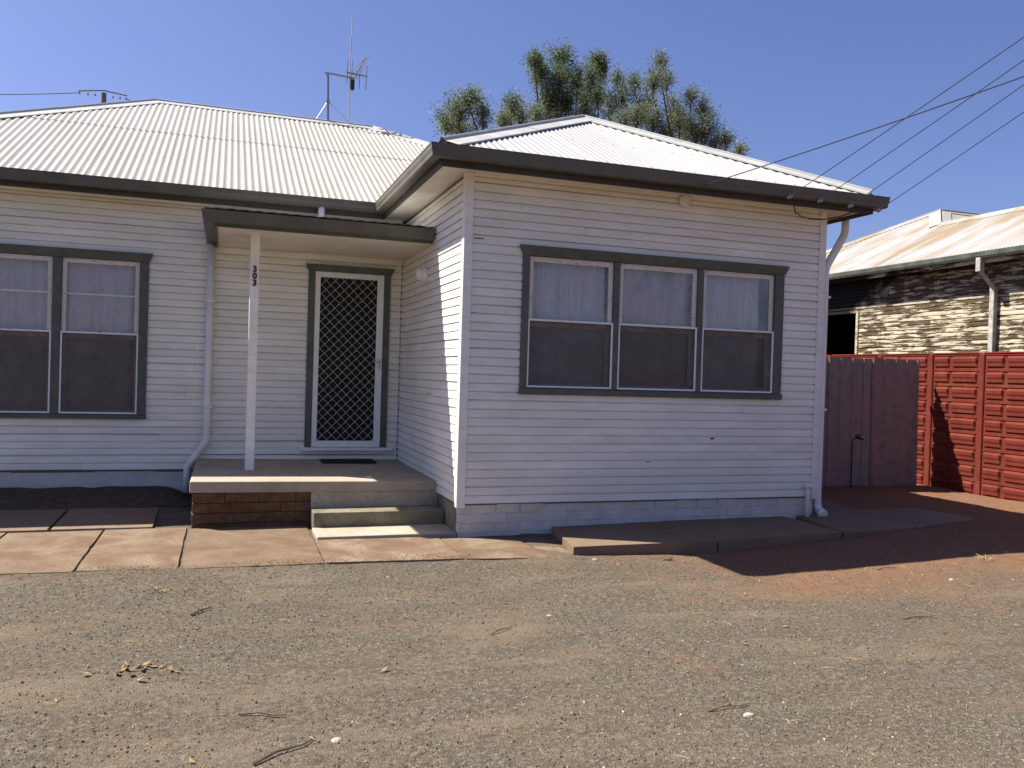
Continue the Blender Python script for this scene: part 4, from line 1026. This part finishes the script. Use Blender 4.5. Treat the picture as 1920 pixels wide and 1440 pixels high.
twig(-.46, -2.70, .6, .22, .004, 'small twig in the middle of the gravel yard', False)
twig(.22, -4.04, .1, .26, .004, 'thin twig near the bottom edge right of centre', False)
twig(3.1, -1.95, .15, .25, .004, 'thin twig on red earth near the shadow edge', False)
lv = MB()                                      # curled dry leaves in a small drift
for i in range(46):
    if i < 26: x, y = random.gauss(-2.47, .10), random.gauss(-2.93, .06)
    else: x, y = random.uniform(-4, 4), random.uniform(-4.6, -1.3)
    z = float(gz(x, y))+.006; a = random.uniform(0, 6.28); L = random.uniform(.02, .055); d = Vector((math.cos(a), math.sin(a), random.uniform(-.1, .3)))*L; s = Vector((-math.sin(a), math.cos(a), .2))*L*.28; p = Vector((x, y, z))
    lv.add([p, p+d*.5+s, p+d+Vector((0, 0, .01)), p+d*.5-s], [(0, 1, 2), (0, 2, 3)])
tag(lv.build('dry_leaves', simple('dry_leaf', (.30, .19, .085), .8, .35, 15, 0), None), 'curled brown dry leaves scattered over the gravel', 'leaves', kind='stuff')
lt = MB()
for i in range(170):
    x, y = random.uniform(-4.2, 5.5), -.95-4.2*random.random(); a = random.uniform(0, 6.28); L = random.uniform(.02, .09); z = float(gz(x, y))+.004
    p = Vector((x, y, z)); d = Vector((math.cos(a), math.sin(a)*.6, random.uniform(0, .12)))*L
    lt.tube([p, p+d*.5+Vector((0, 0, .004)), p+d], [.0016, .0014, .0007], 3, cap=False)
tag(lt.build('plant_litter', M_straw, None), 'thin bits of straw and dead stalk strewn over the gravel', 'litter', kind='stuff')
def tuft(x, y, n, L, m, lab):
    b = MB(); z = float(gz(x, y))
    for i in range(n):
        a = random.uniform(0, 6.28); l = L*random.uniform(.5, 1.2); e = Vector((math.cos(a)*l, math.sin(a)*l*.6, l*random.uniform(.05, .45))); p = Vector((x+random.gauss(0, .02), y+random.gauss(0, .02), z))
        b.tube([p, p+e*.5+Vector((0, 0, l*.12)), p+e], [.0022, .0018, .0008], 3, cap=False)
    tag(b.build('grass_tuft', m, None, loc=(x, y, z)), lab, 'grass tuft', 'dry tufts')
tuft(-2.42, -1.45, 16, .09, M_straw, 'yellow straw tuft on the gravel below the left paving')
tuft(-2.98, -1.75, 12, .08, M_straw, 'small pale straw tuft near the left picture edge')
tuft(4.15, -1.95, 22, .10, M_straw, 'dry tuft on the red earth at far right')
tuft(1.50, -1.20, 30, .05, simple('weed_green', (.10, .13, .05), .7, .2, 9, 0), 'tiny green weed in front of the raised side path')
for x, y, s, lab in ((-1.585, -3.92, .020, 'pale stone at lower left near the curved twig'), (.26, -4.13, .022, 'pale grey stone near the bottom edge right of centre'), (-.08, -2.49, .016, 'small white stone in the middle of the yard'), (3.35, -2.35, .018, 'pale stone on the red earth at right'), (.85, -1.15, .020, 'small pale stone beside the raised path corner')):
    z = float(gz(x, y)); v = []; n = 9
    for r, h in ((.75, 0), (1, .25), (.8, .6), (.35, .78)):
        for k in range(n): a = 6.283*k/n; q = r*s*random.uniform(.8, 1.15); v.append((x+q*math.cos(a)*1.25, y+q*math.sin(a), z-.006+h*s))
    f = [(r*n+k, r*n+(k+1) % n, (r+1)*n+(k+1) % n, (r+1)*n+k) for r in range(3) for k in range(n)]+[tuple(range(3*n, 4*n))]
    tag(mk('stone', v, f, M_paleStone, None, loc=(x, y, z)), lab, 'stone', 'loose pale stones')
